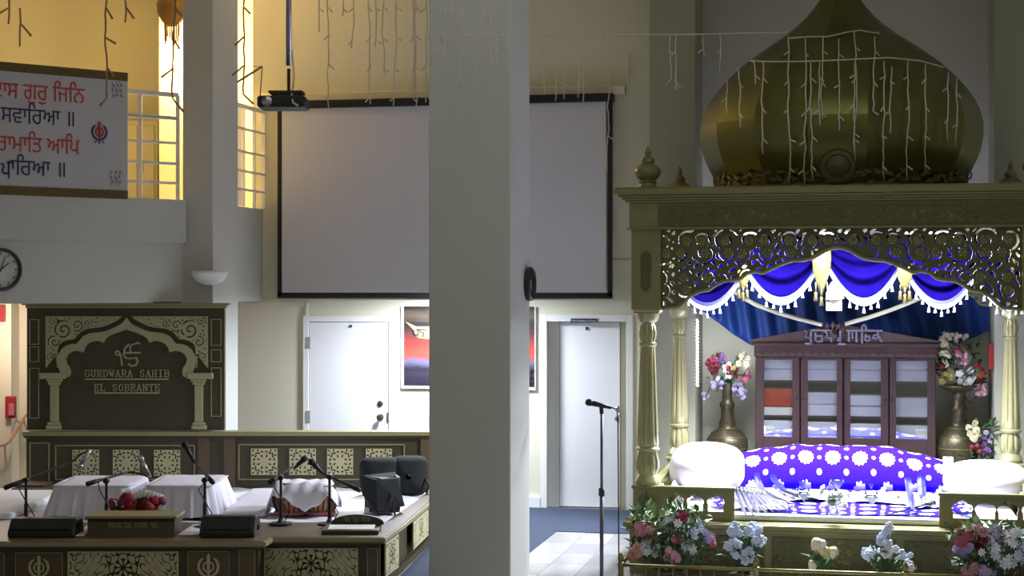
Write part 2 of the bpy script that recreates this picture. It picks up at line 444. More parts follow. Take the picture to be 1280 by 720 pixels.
SLAB = {  # slab-serif strokes on a 4 x 6 grid
 'G': [[(3.6, 4.6), (3, 5.7), (1.4, 6), (.5, 5), (.4, 1.2), (1.2, .1), (2.8, .1), (3.6, .8), (3.6, 2.6)], [(2.4, 2.6), (4, 2.6)]],
 'U': [[(.7, 6), (.7, 1), (1.5, .1), (2.6, .1), (3.3, 1), (3.3, 6)], [(0, 6), (1.4, 6)], [(2.6, 6), (4, 6)]],
 'R': [[(.8, 0), (.8, 6)], [(0, 6), (2.8, 6), (3.5, 5.2), (3.5, 3.8), (2.8, 3.1), (.8, 3.1)], [(2.2, 3.1), (3.4, 0), (4, 0)], [(0, 0), (1.6, 0)]],
 'D': [[(.8, 0), (.8, 6)], [(0, 6), (2.4, 6), (3.6, 4.6), (3.6, 1.4), (2.4, 0), (0, 0)]],
 'W': [[(.3, 6), (1.1, 0), (2, 4), (2.9, 0), (3.7, 6)], [(-.2, 6), (1, 6)], [(3, 6), (4.2, 6)]],
 'A': [[(.4, 0), (2, 6), (3.6, 0)], [(.9, 2), (3.1, 2)], [(-.2, 0), (1.1, 0)], [(2.9, 0), (4.2, 0)]],
 'S': [[(3.5, 4.6), (2.8, 5.9), (1.2, 5.9), (.5, 5), (.7, 3.8), (3.1, 2.4), (3.5, 1.2), (2.8, .1), (1.2, .1), (.5, 1.4)]],
 'H': [[(.7, 0), (.7, 6)], [(3.3, 0), (3.3, 6)], [(.7, 3), (3.3, 3)], [(0, 6), (1.4, 6)], [(0, 0), (1.4, 0)], [(2.6, 6), (4, 6)], [(2.6, 0), (4, 0)]],
 'I': [[(2, 0), (2, 6)], [(1, 6), (3, 6)], [(1, 0), (3, 0)]],
 'B': [[(.8, 0), (.8, 6)], [(0, 6), (2.8, 6), (3.4, 5.4), (3.4, 3.8), (2.7, 3.1), (.8, 3.1)], [(2.7, 3.1), (3.6, 2.3), (3.6, .8), (2.8, 0), (0, 0)]],
 'E': [[(.8, 0), (.8, 6)], [(0, 6), (3.5, 6), (3.5, 4.8)], [(.8, 3.1), (2.6, 3.1)], [(2.6, 3.8), (2.6, 2.4)], [(0, 0), (3.6, 0), (3.6, 1.3)]],
 'L': [[(.9, 0), (.9, 6)], [(.1, 6), (1.8, 6)], [(.1, 0), (3.6, 0), (3.6, 1.4)]],
 'O': [[(2, 6), (.9, 5.3), (.5, 3), (.9, .7), (2, 0), (3.1, .7), (3.5, 3), (3.1, 5.3), (2, 6)]],
 'N': [[(.7, 0), (.7, 6), (3.3, 0), (3.3, 6)], [(-.1, 6), (.7, 6)], [(0, 0), (1.4, 0)], [(2.6, 6), (4, 6)]],
 'T': [[(2, 0), (2, 6)], [(.3, 4.8), (.3, 6), (3.7, 6), (3.7, 4.8)], [(1.2, 0), (2.8, 0)]]}
def stroke_flat(mb, pts, w, place, th):   # flat ribbon strokes of width w
    for a, b in zip(pts[:-1], pts[1:]):
        a, b = Vector((a[0], a[1])), Vector((b[0], b[1])); d = b - a
        if d.length < 1e-9: continue
        d.normalize(); n = Vector((-d.y, d.x)) * w / 2; a = a - d * w * .35; b = b + d * w * .35
        q = [a - n, b - n, b + n, a + n]
        mb.add([place(p.x, p.y, 0) for p in q] + [place(p.x, p.y, th) for p in q], [(0, 1, 2, 3), (7, 6, 5, 4), (0, 1, 5, 4), (1, 2, 6, 5), (2, 3, 7, 6), (3, 0, 4, 7)])
    return mb
def slab_text(body, x0, x1, z0, hgt, place, th=.006):
    mb = MB(); n = len(body); adv = (x1 - x0) / n; cw = adv * .8 / 4
    for i, ch in enumerate(body):
        for st in SLAB.get(ch, []):
            stroke_flat(mb, [(x0 + adv * (i + .1) + p[0] * cw, z0 + p[1] * hgt / 6) for p in st], adv * .13, place, th)
    return mb
LP = dict(palki=250, warm=340, pink=42, wall=165, hall=95, tint=4, world=.18, strip=6, led=9, exp=0.0)

# ================================================================== the room
def wbox(u0, u1, Y, d, z0, z1): return ((wx(u0, Y), Y, z0), (wx(u1, Y), Y + d, z1))
WY = 18.0
struct('floor', MB().box((-14, -3, -.2), (9, 24, 0)), 'floor_tiles')
struct('ceiling', MB().box((-14, -3, 6.3), (9, 24, 6.5)), 'wall_paint')
OX0, OX1 = wx(684, WY), wx(783, WY)     # right door opening
BX = wx(316, WY)                        # end of the back wall at the balcony room
wb = MB()
wb.box((BX, WY, 0), (OX0, WY + .3, 6.3)); wb.box((OX0, WY, 2.04), (OX1, WY + .3, 6.3)); wb.box((OX1, WY, 0), (6, WY + .3, 6.3))
wb.box((BX - .8, WY, 0), (BX, WY + .3, 2.25)); wb.box((OX0, WY + .22, 0), (OX1, WY + .3, 2.04))
struct('wall_back', wb, 'wall_paint')
struct('pilaster', MB().box((wx(812, 17.2), 17.2, 0), (wx(869, 17.2), 18, 6.3)), 'pilaster_paint')
struct('pilaster.001', MB().box((wx(1243, 17.2), 17.2, 0), (wx(1330, 17.2), 18, 6.3)), 'pilaster_paint')
struct('pillar', MB().box((-3.126, 11.94, 0), (-2.514, 12.66, 6.3)), 'pillar_paint', bevel=.012)
struct('column', MB().box((-6.838, 16.16, 0), (-6.506, 16.87, 6.3)), 'pillar_paint', bevel=.012)
struct('trim_1', MB().box((wx(330, WY), WY - .1, wz(560, 124, WY)), (wx(783, WY), WY, wz(560, 113, WY))), 'wall_paint', bevel=.01)
tr = MB(); xq = wx(784, WY); tr.box((xq, WY - .03, wz(784, 103, WY)), (xq + .02, WY, wz(784, 68, WY)))
tr.box((wx(300, WY), WY - .04, 2.2), (wx(384, WY), WY, 2.235)); tr.box((wx(383, WY), WY - .04, 0), (wx(385.5, WY), WY, 2.235))
tr.box((wx(766, WY), WY - .03, wz(766, 328, WY)), (wx(812, WY), WY, wz(766, 325, WY)))
struct('trim_2', tr, 'wall_paint')
struct('baseboard_back', MB().box((wx(560, WY), WY - .03, 0), (wx(676, WY), WY, .125)), 'white_paint', bevel=.006)
cx0 = -2.966
ce = [FC @ Vector((x, y, 0)) for x, y in ((-1.0, 13.4), (-.9, 14.25), (-.75, 15.8), (-.6, 17.1), (-4.8, 17.12), (-4.8, 18.1))]
cp = MB().prism([(ce[0].x, 9), (cx0, 9), (cx0, 16.27), (-2.02, 16.27), (-2.02, WY)] + [(BX - .6, WY)] + [(p.x, p.y) for p in ce[4:3:-1]] + [(p.x, p.y) for p in ce[3::-1]], 0, .008)
tag(cp.build('carpet', 'carpet_blue'), 'flat blue carpet bordering the pale tiles below the back wall and stage', 'carpet')

# -------------------------------------------------- balcony
P0 = Vector((-3.374, 17.2, 0)); BD = Vector((-1.22, -1, 0)).normalized(); BN = Vector((-BD.y, BD.x, 0)) * -1   # BN looks into the balcony
if BN.y < 0: BN = -BN
def bal(s, z, n=0.0):
    p = P0 + BD * s + BN * n; return Vector((p.x, p.y, z))
def bals(u):                             # distance along the balcony front for a column of the photograph
    k = (u - 640) / F; # (P0x + s*BDx) = k (P0y + s*BDy)
    return (k * P0.y - P0.x) / (BD.x - k * BD.y)
def balz(u, v):
    s = bals(u); t = P0.y + s * BD.y; return H + (360 - v) / F * t
inv = FC
toC = lambda X, Y: (FC.inverted() @ Vector((X, Y, 0)))
rr1 = toC(-6.65, 16.87); rr2 = toC(-6.65, 18.05); rr3 = toC(-6.65, 21)
E_ = bal(3.2, 0)
poly = [(P0.x, P0.y), (toC(-6.75, 16.5).x, toC(-6.75, 16.5).y), (rr1.x, rr1.y), (rr3.x, rr3.y), (-9.5, rr3.y), (E_.x - .6, E_.y + .5), (E_.x, E_.y)]
struct('balcony_slab', MB().prism(poly, 2.25, 3.29), 'pillar_paint', FC)
struct('trim_3', MB().extr([bal(-.02, 2.86, -.045), bal(3.2, 2.86, -.045), bal(3.2, 3.3, -.045), bal(-.02, 3.3, -.045)], BN * .05), 'pillar_paint', FC)
b0 = toC(-6.5, 20.4)
ww = MB(); ww.box((-10, 20.6, 3.29), (b0.x + .4, 20.8, 6.3))
struct('wall_balcony', ww, 'wall_cream', FC)
struct('wall_balcony.001', MB().box((BX, 18.3, 3.0), (BX + .15, 22, 6.3)), 'wall_cream')
ww = MB(); ww.box((pc(199, 0, 19.6).x, 19.6, 3.29), (pc(250, 0, 19.6).x, 20.6, 6.3)); struct('wall_balcony.002', ww, 'wall_cream', FC)
ww = MB(); ww.box((pc(-60, 0, 18.2).x, 18.2, 0), (pc(14, 0, 18.2).x, 18.7, 2.25)); ww.box((pc(14, 0, 18.5).x, 18.5, 0), (pc(60, 0, 18.5).x, 18.7, 2.25))
struct('wall_left', ww, 'wall_cream', FC)

def railing(name, label, A, D, L, n_bars, ubars, zb, ztop, zs):
    r = thing(name, label, 'railing', (A.x, A.y, zb), FC, 'white balcony railings')
    N = Vector((-D.y, D.x, 0)) * .018
    def bar(z, h):
        a = A + D * 0; b = A + D * L
        return MB().extr([Vector((a.x, a.y, z)) - N, Vector((b.x, b.y, z)) - N, Vector((b.x, b.y, z)) + N, Vector((a.x, a.y, z)) + N], (0, 0, h))
    bar(ztop - .04, .045).build('top_rail', 'white_paint', r, FC)
    for z in zs: bar(z, .026).build('rail_bar', 'white_paint', r, FC)
    for s in ubars:
        p = A + D * s; MB().box((p.x - .018, p.y - .018, zb), (p.x + .018, p.y + .018, ztop - .02)).build('post', 'white_paint', r, FC)
    return r
zt = 4.395
hz = [4.12, 3.87, 3.66, 3.46]
A0 = bal(.02, 0, .06)
railing('balcony_railing', 'white metal balcony railing to the right of the hanging banner, warm light behind', A0, BD, 3.1, 0, [bals(u) for u in (228, 181, 157, 100, 40, -30)], 3.29, zt, hz + [4.27 - .14])
a = toC(-6.62, 16.9); b = toC(-6.62, 17.98); d = (b - a); L_ = d.length; d.normalize()
railing('balcony_railing', 'short white side railing on the balcony beside the projection screen', Vector((a.x, a.y, 0)), d, L_, 0, [.02, .3, .42, .75, L_ - .03], 3.29, zt, hz)

r = thing('cupboard', 'pale low cupboard behind the balcony railing in warm light', 'cupboard', (pc(190, 0, 20.3).x, 20.3, 3.29), FC)
c0, c1 = pc(150, 0, 20.3).x, pc(197, 0, 20.3).x
MB().box((c0, 20.3, 3.29), (c1, 20.58, 4.42)).build('body', 'wall_cream', r, FC)
for q in range(2):
    xa = c0 + .03 + q * (c1 - c0 - .03) / 2
    dd = MB().box((xa, 20.27, 3.34), (xa + (c1 - c0) / 2 - .05, 20.3, 4.36)).build('door', 'wall_cream', r, FC, bevel=.006)
    MB().box((xa + .03, 20.255, 3.8), (xa + .045, 20.27, 3.95)).build('handle', 'steel', dd, FC)

# pendant lamp of the balcony room
cz = pc(215, 12, 18.2); r = thing('pendant_lamp', 'round woven pendant lamp hanging in the yellow balcony room', 'lamp', (cz.x, cz.y, 4.95), FC)
MB().lathe([(.05, .26), (.12, .2), (.165, .06), (.155, -.04), (.11, -.13), (.05, -.18), (.02, -.185)], cz, 20).build('shade', 'rattan', r, FC, smooth=True)
MB().tube([cz + Vector((0, 0, .26)), Vector((cz.x, cz.y, 6.3))], .012).build('cord', 'rattan', r, FC)
tz = MB()
for k in range(9):
    q = 2 * math.pi * k / 9; tz.tube([cz + Vector((.08 * math.cos(q), .08 * math.sin(q), -.14)), cz + Vector((.07 * math.cos(q), .07 * math.sin(q), -.30 - .04 * (k % 3)))], .008, 5)
tz.build('tassels', 'rattan', r, FC)

# -------------------------------------------------- hanging banner with four lines of writing
def bp(u, v, n=-.07):
    s = bals(u); return bal(s, balz(u, v), n)
BS0, BS1 = bals(156), 2.75
def bz(z): return z
bn = thing('banner', 'wide white cloth banner with red and navy lettering hung on the balcony railing', 'banner', bal(1.7, 3.28, -.07), FC)
ZB0, ZB1 = 3.285, 4.545
MB().extr([bal(BS0, ZB0, -.062), bal(BS1, ZB0, -.062), bal(BS1, ZB1, -.062), bal(BS0, ZB1, -.062)], BN * .012).build('cloth', 'banner_cloth', bn, FC)
for z0, z1 in ((ZB0, ZB0 + .085), (ZB1 - .085, ZB1)):
    MB().extr([bal(BS0, z0, -.068), bal(BS1, z0, -.068), bal(BS1, z1, -.068), bal(BS0, z1, -.068)], BN * .006).build('border', 'banner_gold', bn, FC)
def bplace(ref_u, base_v, kx=.82):
    s0 = bals(ref_u); z0 = balz(ref_u, base_v)
    return lambda x, y, t: bal(s0 - x * kx, z0 + y, -.066 - t * .6)
def banner_line(body, u_r, base_v, size, m, width=None, kx=.82):
    o = text_mb(body, size, bplace(u_r, base_v, kx), .004, 'RIGHT', width=width); return o.build('lettering', m, bn, FC)
banner_line("ਰਾਮਦਾਸ ਗੁਰੁ ਿਜਿਨ", 102, 130, .225, 'text_red')
banner_line("ਿਤਨੈ ਸਵਾਿਰਆ ॥", 91, 159, .225, 'text_blue')
banner_line("ਕਰਾਮਾਿਤ ਆਿਪ", 96, 194, .225, 'text_red')
banner_line("ਾਿਰਆ ॥", 80, 222, .225, 'text_blue', None, .86)
pl_ = bplace(-1.5, 222); dh = MB()
for st in ([(0, .16), (.03, .15), (.03, .12), (.012, .085), (.03, .05), (.11, .045)], [(.11, .185), (.11, 0)], [(.09, .178), (.155, .178)]):
    stroke_flat(dh, [(p[0] * .8, p[1] * .8) for p in st], .019, pl_, .004)
dh.build('lettering', 'text_blue', bn, FC)
kb = MB(); s0 = bals(120.5); z0 = balz(120.5, 167); carved(kb, lambda X, Z: khanda(X, Z, 0, 0, .115), -.12, .12, -.12, .12, .004, .004, lambda x, z, t: bal(s0 - x, z0 + z, -.064 - t))
kb.build('emblem', 'text_blue', bn, FC)
kb = MB(); carved(kb, lambda X, Z: np.maximum(np.minimum(ring(X, Z, 0, .01, .04, .008), rect(X, Z, -.012, .012, -.08, .11)), -Z - .07), -.1, .1, -.12, .12, .004, .004, lambda x, z, t: bal(s0 - x, z0 + z, -.0685 - t))
kb.build('emblem', 'emblem_red', bn, FC)
for (cu, cv, sx, sy) in ((148, 108, -1, -1), (146, 228, -1, 1)):
    fl = MB()
    for k in range(9):
        u = cu + sx * (k % 3) * 5 + R.uniform(-1, 1); v = cv + sy * (-(k // 3) * 6) * (1 if sy > 0 else 1) + R.uniform(-1, 1)
        p = bp(u, v, -.066); fl.ball(p, .016, 6, 4, (1, .3, 1)); fl.tube([p, bp(u - 2, v + sy * 5, -.066)], .004, 4)
    fl.build('corner_motif', 'banner_grey', bn, FC)

# -------------------------------------------------- wall clocks, sconce, alarm, handrail
def clock(name, label, frame, c, ax, rad, up=Vector((0, 0, 1))):
    ax = Vector(ax); c = Vector(c); r = thing(name, label, 'clock', c, frame)
    Rm = lambda rr, h: (rr, h)
    MB().lathe([(rad * .98, 0), (rad, .015), (rad, .035), (rad * .9, .05), (rad * .84, .04), (rad * .84, .012)], c, 40, ax).build('rim', 'clock_rim', r, frame, smooth=True, auto=40)
    MB().lathe([(rad * .85, .004), (rad * .85, .014)], c, 40, ax).build('face', 'clock_face', r, frame)
    X = up.cross(ax).normalized()
    def hand(a, l, w):
        d = up * math.cos(a) + X * math.sin(a); n = ax.cross(d) * w; o = c + ax * .018
        return MB().extr([o - d * .03 - n, o + d * l - n * .4, o + d * l + n * .4, o - d * .03 + n], ax * .003)
    hand(.9, rad * .5, .007).build('hour_hand', 'black_frame', r, frame); hand(.35, rad * .72, .005).build('minute_hand', 'black_frame', r, frame)
    tk = MB()
    for k in range(12):
        a = k * math.pi / 6; d = up * math.cos(a) + X * math.sin(a); n = ax.cross(d) * .005; o = c + ax * .014
        tk.extr([o + d * rad * .68 - n, o + d * rad * .78 - n, o + d * rad * .78 + n, o + d * rad * .68 + n], ax * .002)
    tk.build('hour_marks', 'black_frame', r, frame)
s_ = bals(0); clock('wall_clock', 'round dark-rimmed wall clock with white face below the banner', FC, bal(s_, balz(0, 337), -.002), -BN, .205)
clock('wall_clock', 'round black wall clock seen edge-on against the right side of the grey pillar', FW, (-2.514, 12.56, H + 5 / F * 12.6), (1, 0, 0), .13)
q = pc(256, 338, 16.85); sc = thing('wall_sconce', 'white half-bowl wall sconce left of the screen above the wooden signboard', 'sconce', (q.x, 17.05, q.z - .15), FC)
hb = MB(); hb.grid(lambda a, b: (q.x + .185 * math.cos(math.pi * a + math.pi) * math.cos(b * 1.45) , 17.12 - .16 * abs(math.sin(math.pi * a)) * math.cos(b * 1.45), q.z - .145 * math.sin(b * 1.45)), 20, 8)
hb.build('bowl', 'white_paint', sc, FC, smooth=True, solid=.008)
MB().box((q.x - .12, 17.1, q.z - .12), (q.x + .12, 17.2, q.z - .01)).build('wall_plate', 'white_paint', sc, FC)
q = pc(13, 509, 18.15); r = thing('alarm_box', 'small red fire alarm box on the pink-lit wall left of the signboard', 'alarm', (q.x, 18.2, q.z - .12), FC)
MB().box((q.x - .055, 18.13, q.z - .12), (q.x + .055, 18.2, q.z + .12)).build('body', 'red_box', r, FC, bevel=.01)
MB().box((q.x - .012, 18.115, q.z - .09), (q.x + .05, 18.13, q.z + .04)).build('strobe', 'petal_rose', r, FC, bevel=.006)
q = pc(1, 392, 18.15); tag(MB().box((q.x - .1, 18.16, q.z - .09), (q.x + .04, 18.2, q.z + .09)).build('wall_notice', 'red_box', None, FC, (q.x, 18.2, q.z), bevel=.004), 'red notice at the top left edge of the pink-lit wall under the balcony', 'notice')
r = thing('handrail', 'thin wooden handrail sloping down the pink-lit wall left of the stage', 'handrail', pc(14, 545, 18.1), FC)
MB().tube([pc(-20, 562, 18.05), pc(6, 556, 18.05), pc(12, 552, 18.1), pc(34, 517, 18.4)], .014).build('rail', 'drum_wood', r, FC, smooth=True)
MB().tube([pc(6, 556, 18.05), pc(6, 560, 18.2)], .01).build('bracket', 'steel', r, FC)
MB().tube([pc(30, 523, 18.37), pc(30, 526, 18.5)], .01).build('bracket', 'steel', r, FC)

# -------------------------------------------------- projection screen and projector
sy = 17.86
S = thing('projection_screen', 'large pale grey projection screen with black borders hung on the back wall', 'screen', (wx(560, sy), sy, wz(560, 371, sy)), FW)
X0, X1 = wx(347, sy), wx(765.5, sy); zb = wz(560, 371, sy); zt_ = wz(560, 131.5, sy); zc = wz(560, 121.5, sy)
e = .05
MB().box((X0 + e, sy, zb + .04), (X1 - e - .02, sy + .012, zt_)).build('fabric', 'screen_cloth', S)
fr = MB(); fr.box((X0, sy - .003, zb), (X0 + e, sy + .014, zt_)); fr.box((X1 - e, sy - .003, zb), (X1, sy + .014, zt_)); fr.box((X0, sy - .003, zb), (X1, sy + .014, zb + .045))
fr.build('border', 'black_frame', S)
MB().box((X0 - .01, sy - .04, zt_), (X1 + .01, sy + .1, zc)).build('case', 'black_frame', S, bevel=.01)
MB().tube([(X0, sy + .005, zb - .004), (X1, sy + .005, zb - .004)], .016, 8).build('bottom_bar', 'black_plastic', S)
pt = 13.4
P = thing('projector', 'black projector hung from the ceiling on a long grey pole in front of the screen', 'projector', pc(351, 130, pt), FC)
def cbox(u0, u1, v0, v1, t, d): a, b = pc(u0, v1, t), pc(u1, v0, t); return ((a.x, t, a.z), (b.x, t + d, b.z))
MB().box(*cbox(321, 381, 119, 134, pt, .32)).build('body', 'black_plastic', P, FC, bevel=.02)
c = pc(334, 127, pt); MB().lathe([(.04, 0), (.042, .03), (.03, .035)], c + Vector((0, .005, 0)), 16, (0, -1, 0)).build('lens', 'chrome', P, FC, smooth=True, auto=40)
c = pc(361, 100, pt + .15); MB().tube([Vector((c.x, c.y, 6.3)), Vector((c.x, c.y, pc(0, 82, pt + .15).z))], .023, 10).build('pole', 'steel', P, FC, smooth=True)
br = MB(); br.tube([Vector((c.x, c.y, pc(0, 83, pt).z)), Vector((c.x, c.y, pc(0, 112, pt).z))], .014); br.box((c.x - .15, c.y - .1, pc(0, 115, pt).z), (c.x + .12, c.y + .1, pc(0, 112, pt).z))
for q in (-.13, .1): br.tube([Vector((c.x + q, c.y, pc(0, 113, pt).z)), Vector((c.x + q * .7, c.y, pc(0, 122, pt).z))], .01)
br.build('mount', 'black_plastic', P, FC)
MB().tube([Vector((c.x + .03, c.y - .03, pc(0, 60, pt).z)), Vector((c.x + .05, c.y - .05, pc(0, 95, pt).z)), Vector((c.x + .035, c.y - .1, pc(0, 120, pt).z)), Vector((c.x + .06, c.y - .19, pc(0, 129, pt).z)), Vector((c.x + .1, c.y - .2, pc(0, 133, pt).z))], .008).build('cable', 'wire_white', P, FC, smooth=True)
a = pc(328, 83, pt + .2); b = pc(325, 122, pt + .2); MB().tube([a, b], .005).tube([pc(296, 103, pt + .2), a], .01).tube([a + Vector((-.2, 0, 0)), a], .003).build('stay_rod', 'wire_tan', P, FC)

# -------------------------------------------------- the doors
def knobset(parent, x, y, z, name, m='chrome'):
    MB().lathe([(.034, 0), (.034, .012), (.014, .016), (.014, .04), (.03, .05), (.033, .065), (.024, .078)] if name == 'knob' else [(.032, 0), (.032, .014), (.022, .022)], (x, y, z), 18, (0, -1, 0)).build(name, m, parent, smooth=True, auto=40)
D1 = rootstruct('door_1', (wx(437, WY), WY, 0))
xa, xb = wx(388, WY), wx(486.5, WY); ht = wz(437, 403, WY)
lf = MB().box((xa, WY - .03, .01), (xb, WY, ht)).build('door_leaf', 'door_paint', D1)
fr = MB(); fr.box((xa - .075, WY - .045, 0), (xa - .006, WY, ht + .075)); fr.box((xb + .006, WY - .045, 0), (xb + .075, WY, ht + .075)); fr.box((xa - .006, WY - .045, ht + .006), (xb + .006, WY, ht + .075)); fr.build('door_frame', 'white_paint', D1, bevel=.006)
knobset(D1, wx(476.5, WY), WY - .03, wz(476, 504, WY), 'deadbolt', 'antique_brass'); knobset(D1, wx(477, WY), WY - .03, wz(477, 521, WY), 'knob', 'antique_brass')
for v in (428, 520): MB().box((xa - .03, WY - .055, wz(387, v + 7, WY)), (xa + .012, WY - .03, wz(387, v - 7, WY))).build('hinge', 'steel', D1)
MB().box((wx(439, WY), WY - .05, wz(439, 409, WY)), (wx(441, WY), WY - .03, wz(439, 406, WY))).build('coat_hook', 'black_plastic', D1)
MB().box((wx(485.5, WY), WY - .05, wz(486, 526, WY)), (wx(487, WY), WY - .03, wz(486, 515, WY))).build('strike', 'steel', D1)
D2 = rootstruct('door_2', (wx(737, WY), WY, 0))
xa, xb, xc = wx(699.5, WY + .12), wx(774.5, WY + .12), wx(782, WY + .1)
ht2 = 2.035
MB().box((xa, WY + .12, .012), (xb, WY + .16, ht2 - .01)).build('door_leaf', 'door_paint', D2)
MB().box((OX0, WY + .1, 0), (xa - .006, WY + .2, ht2)).build('side_panel', 'white_paint', D2, bevel=.004)
MB().box((xb + .004, WY + .17, 0), (OX1, WY + .21, ht2)).build('door_stop', 'wall_paint', D2)
fr = MB(); fr.box((OX0 - .07, WY - .02, 0), (OX0, WY + .03, ht2 + .08)); fr.box((OX1, WY - .02, 0), (OX1 + .075, WY + .03, ht2 + .08)); fr.box((OX0, WY - .02, ht2), (OX1, WY + .03, ht2 + .08)); fr.build('door_frame', 'white_paint', D2, bevel=.006)
knobset(D2, wx(771, WY), WY + .12, wz(771, 512, WY), 'deadbolt', 'chrome'); knobset(D2, wx(771, WY), WY + .12, wz(771, 524, WY), 'knob', 'chrome')
MB().box((wx(730, WY), WY + .1, wz(730, 413, WY)), (wx(732.5, WY), WY + .12, wz(730, 409, WY))).build('coat_hook', 'black_plastic', D2)
pqx0, pqx1 = wx(713.5, WY - .03), wx(746.5, WY - .03); pz0, pz1 = wz(730, 403.4, WY - .03), wz(730, 398.2, WY - .03)
r = thing('name_plaque', 'small navy plaque with white writing above the right door', 'plaque', ((pqx0 + pqx1) / 2, WY - .03, pz0), FW)
MB().box((pqx0, WY - .034, pz0), (pqx1, WY - .02, pz1)).build('plate', 'plaque_navy', r)
xm = (pqx0 + pqx1) / 2
text_mb('Main Residence of Guruji', .03, lambda x, y, t: (xm + x, WY - .034 - t, pz0 + .012 + y), .002, width=(pqx1 - pqx0) * .9).build('lettering', 'petal_white', r)

# poster behind the pillar
py = WY - .02
px0, px1, pz0, pz1 = wx(505, py), wx(668.5, py), wz(505, 482, py), wz(505, 383, py)
r = thing('wall_poster', 'framed sunset sea poster on the back wall, partly behind the grey pillar', 'poster', ((px0 + px1) / 2, py, pz0), FW)
MB().box((px0, py - .006, pz0), (px1, py + .008, pz1)).build('print', 'poster_print', r)
fr = MB(); w = .03
fr.box((px0 - w, py - .012, pz0 - w), (px0, py + .02, pz1)); fr.box((px1, py - .012, pz0 - w), (px1 + w * .3, py + .02, pz1)); fr.box((px0, py - .012, pz0 - w), (px1, py + .02, pz0)); fr.build('frame', 'white_paint', r)
bb = MB(); L0 = wx(506, py)
bb.extr([(wx(507, py), py - .008, wz(507, 402, py)), (wx(520, py), py - .008, wz(520, 408, py)), (wx(545, py), py - .008, wz(545, 408, py)), (wx(545, py), py - .008, wz(545, 425, py)), (wx(522, py), py - .008, wz(522, 422, py)), (wx(516, py), py - .008, wz(516, 411, py))], (0, .002, 0)).build('ribbon', 'petal_yellow', r)
ox, oz = wx(516, py), wz(516, 421, py); pl = lambda x, y, t: (ox + x, py - .009 - t, oz + y)
dh = MB()
for st in ([(0, .075), (.014, .07), (.014, .055), (.006, .04), (.016, .025), (.055, .022)], [(.06, .085), (.06, 0)], [(.035, .08), (.16, .08)], [(.085, .08), (.085, .055), (.1, .045), (.125, .05), (.13, .03), (.115, .008), (.1, .01)]):
    stroke_flat(dh, st, .011, pl, .003)
dh.build('lettering', 'black_frame', r)
ox2 = wx(667, py)
lt = MB()
for k, (v0, v1) in enumerate(((462, 466), (467, 474), (476, 481))):
    lt.box((ox2 - .05, py - .01, wz(667, v1, py)), (ox2 - .01, py - .006, wz(667, v1 - 2, py))); lt.box((ox2 - .02 - .01 * k, py - .01, wz(667, v1, py)), (ox2 - .008 - .01 * k, py - .006, wz(667, v0, py)))
lt.build('lettering', 'black_frame', r)

# ================================================================== the musicians' stage (frame FC)
TL, TR, TP = 13.25, 13.5, 17.0
xL = pc(330, 0, TL).x
A_ = pc(480, 0, TR); B_ = pc(502.5, 0, 14.19); C_ = pc(537, 0, 15.73)
Dx = C_.x + (C_.x - B_.x) / (C_.y - B_.y) * (TP + .1 - C_.y)
ZC, ZD = .40, .36
ST = thing('stage_platform', 'low dark wooden stage with gold lattice panels along its front', 'stage', (-3, 15, 0), FC)
XF = -5.4
body = [(XF, TL + .05), (xL - .05, TL + .05), (xL - .05, TR + .05), (A_.x - .04, TR + .05), (B_.x - .04, B_.y), (B_.x - .07, B_.y + .05), (C_.x - .05, C_.y), (Dx - .05, TP - .002), (XF, TP - .002)]
MB().prism(body, 0, .345).build('base', 'wood_dark', ST, FC)
cd = .85
ctop = [(XF, TL), (xL, TL), (xL + .03, TR - .02), (A_.x, TR - .02), (B_.x, B_.y), (C_.x, C_.y), (Dx, TP - .002), (Dx - .14, TP - .002), (C_.x - .14, C_.y), (B_.x - .16, TR + cd), (XF, TR + cd)]
MB().prism(ctop, .345, ZC).build('counter_top', 'wood_mid', ST, FC, bevel=.008)
# moulded rim under the counter edge
rim = MB()
edge = [(XF, TL), (xL, TL), (xL + .03, TR - .02), (A_.x, TR - .02), (B_.x, B_.y), (C_.x, C_.y), (Dx, TP)]
def off(p, q, d):
    t = Vector((q[0] - p[0], q[1] - p[1])).normalized(); n = Vector((t.y, -t.x)); return n * d
for a, b in zip(edge[:-1], edge[1:]):
    n = off(a, b, .012); rim.extr([(a[0] + n.x, a[1] + n.y, .362), (b[0] + n.x, b[1] + n.y, .362), (b[0] + n.x, b[1] + n.y, .394), (a[0] + n.x, a[1] + n.y, .394)], (-n.x * 2, -n.y * 2, 0))
rim.build('edge_moulding', 'wood_trim', ST, FC)
pl = MB()
for a, b in zip(edge[:-1], edge[1:]):
    n = off(a, b, .005); pl.extr([(a[0] + n.x, a[1] + n.y, 0), (b[0] + n.x, b[1] + n.y, 0), (b[0] + n.x, b[1] + n.y, .05), (a[0] + n.x, a[1] + n.y, .05)], (-n.x * 6, -n.y * 6, 0))
pl.build('plinth', 'wood_dark', ST, FC)
def fplace(y): return lambda x, z, t: (x, y - t, z)
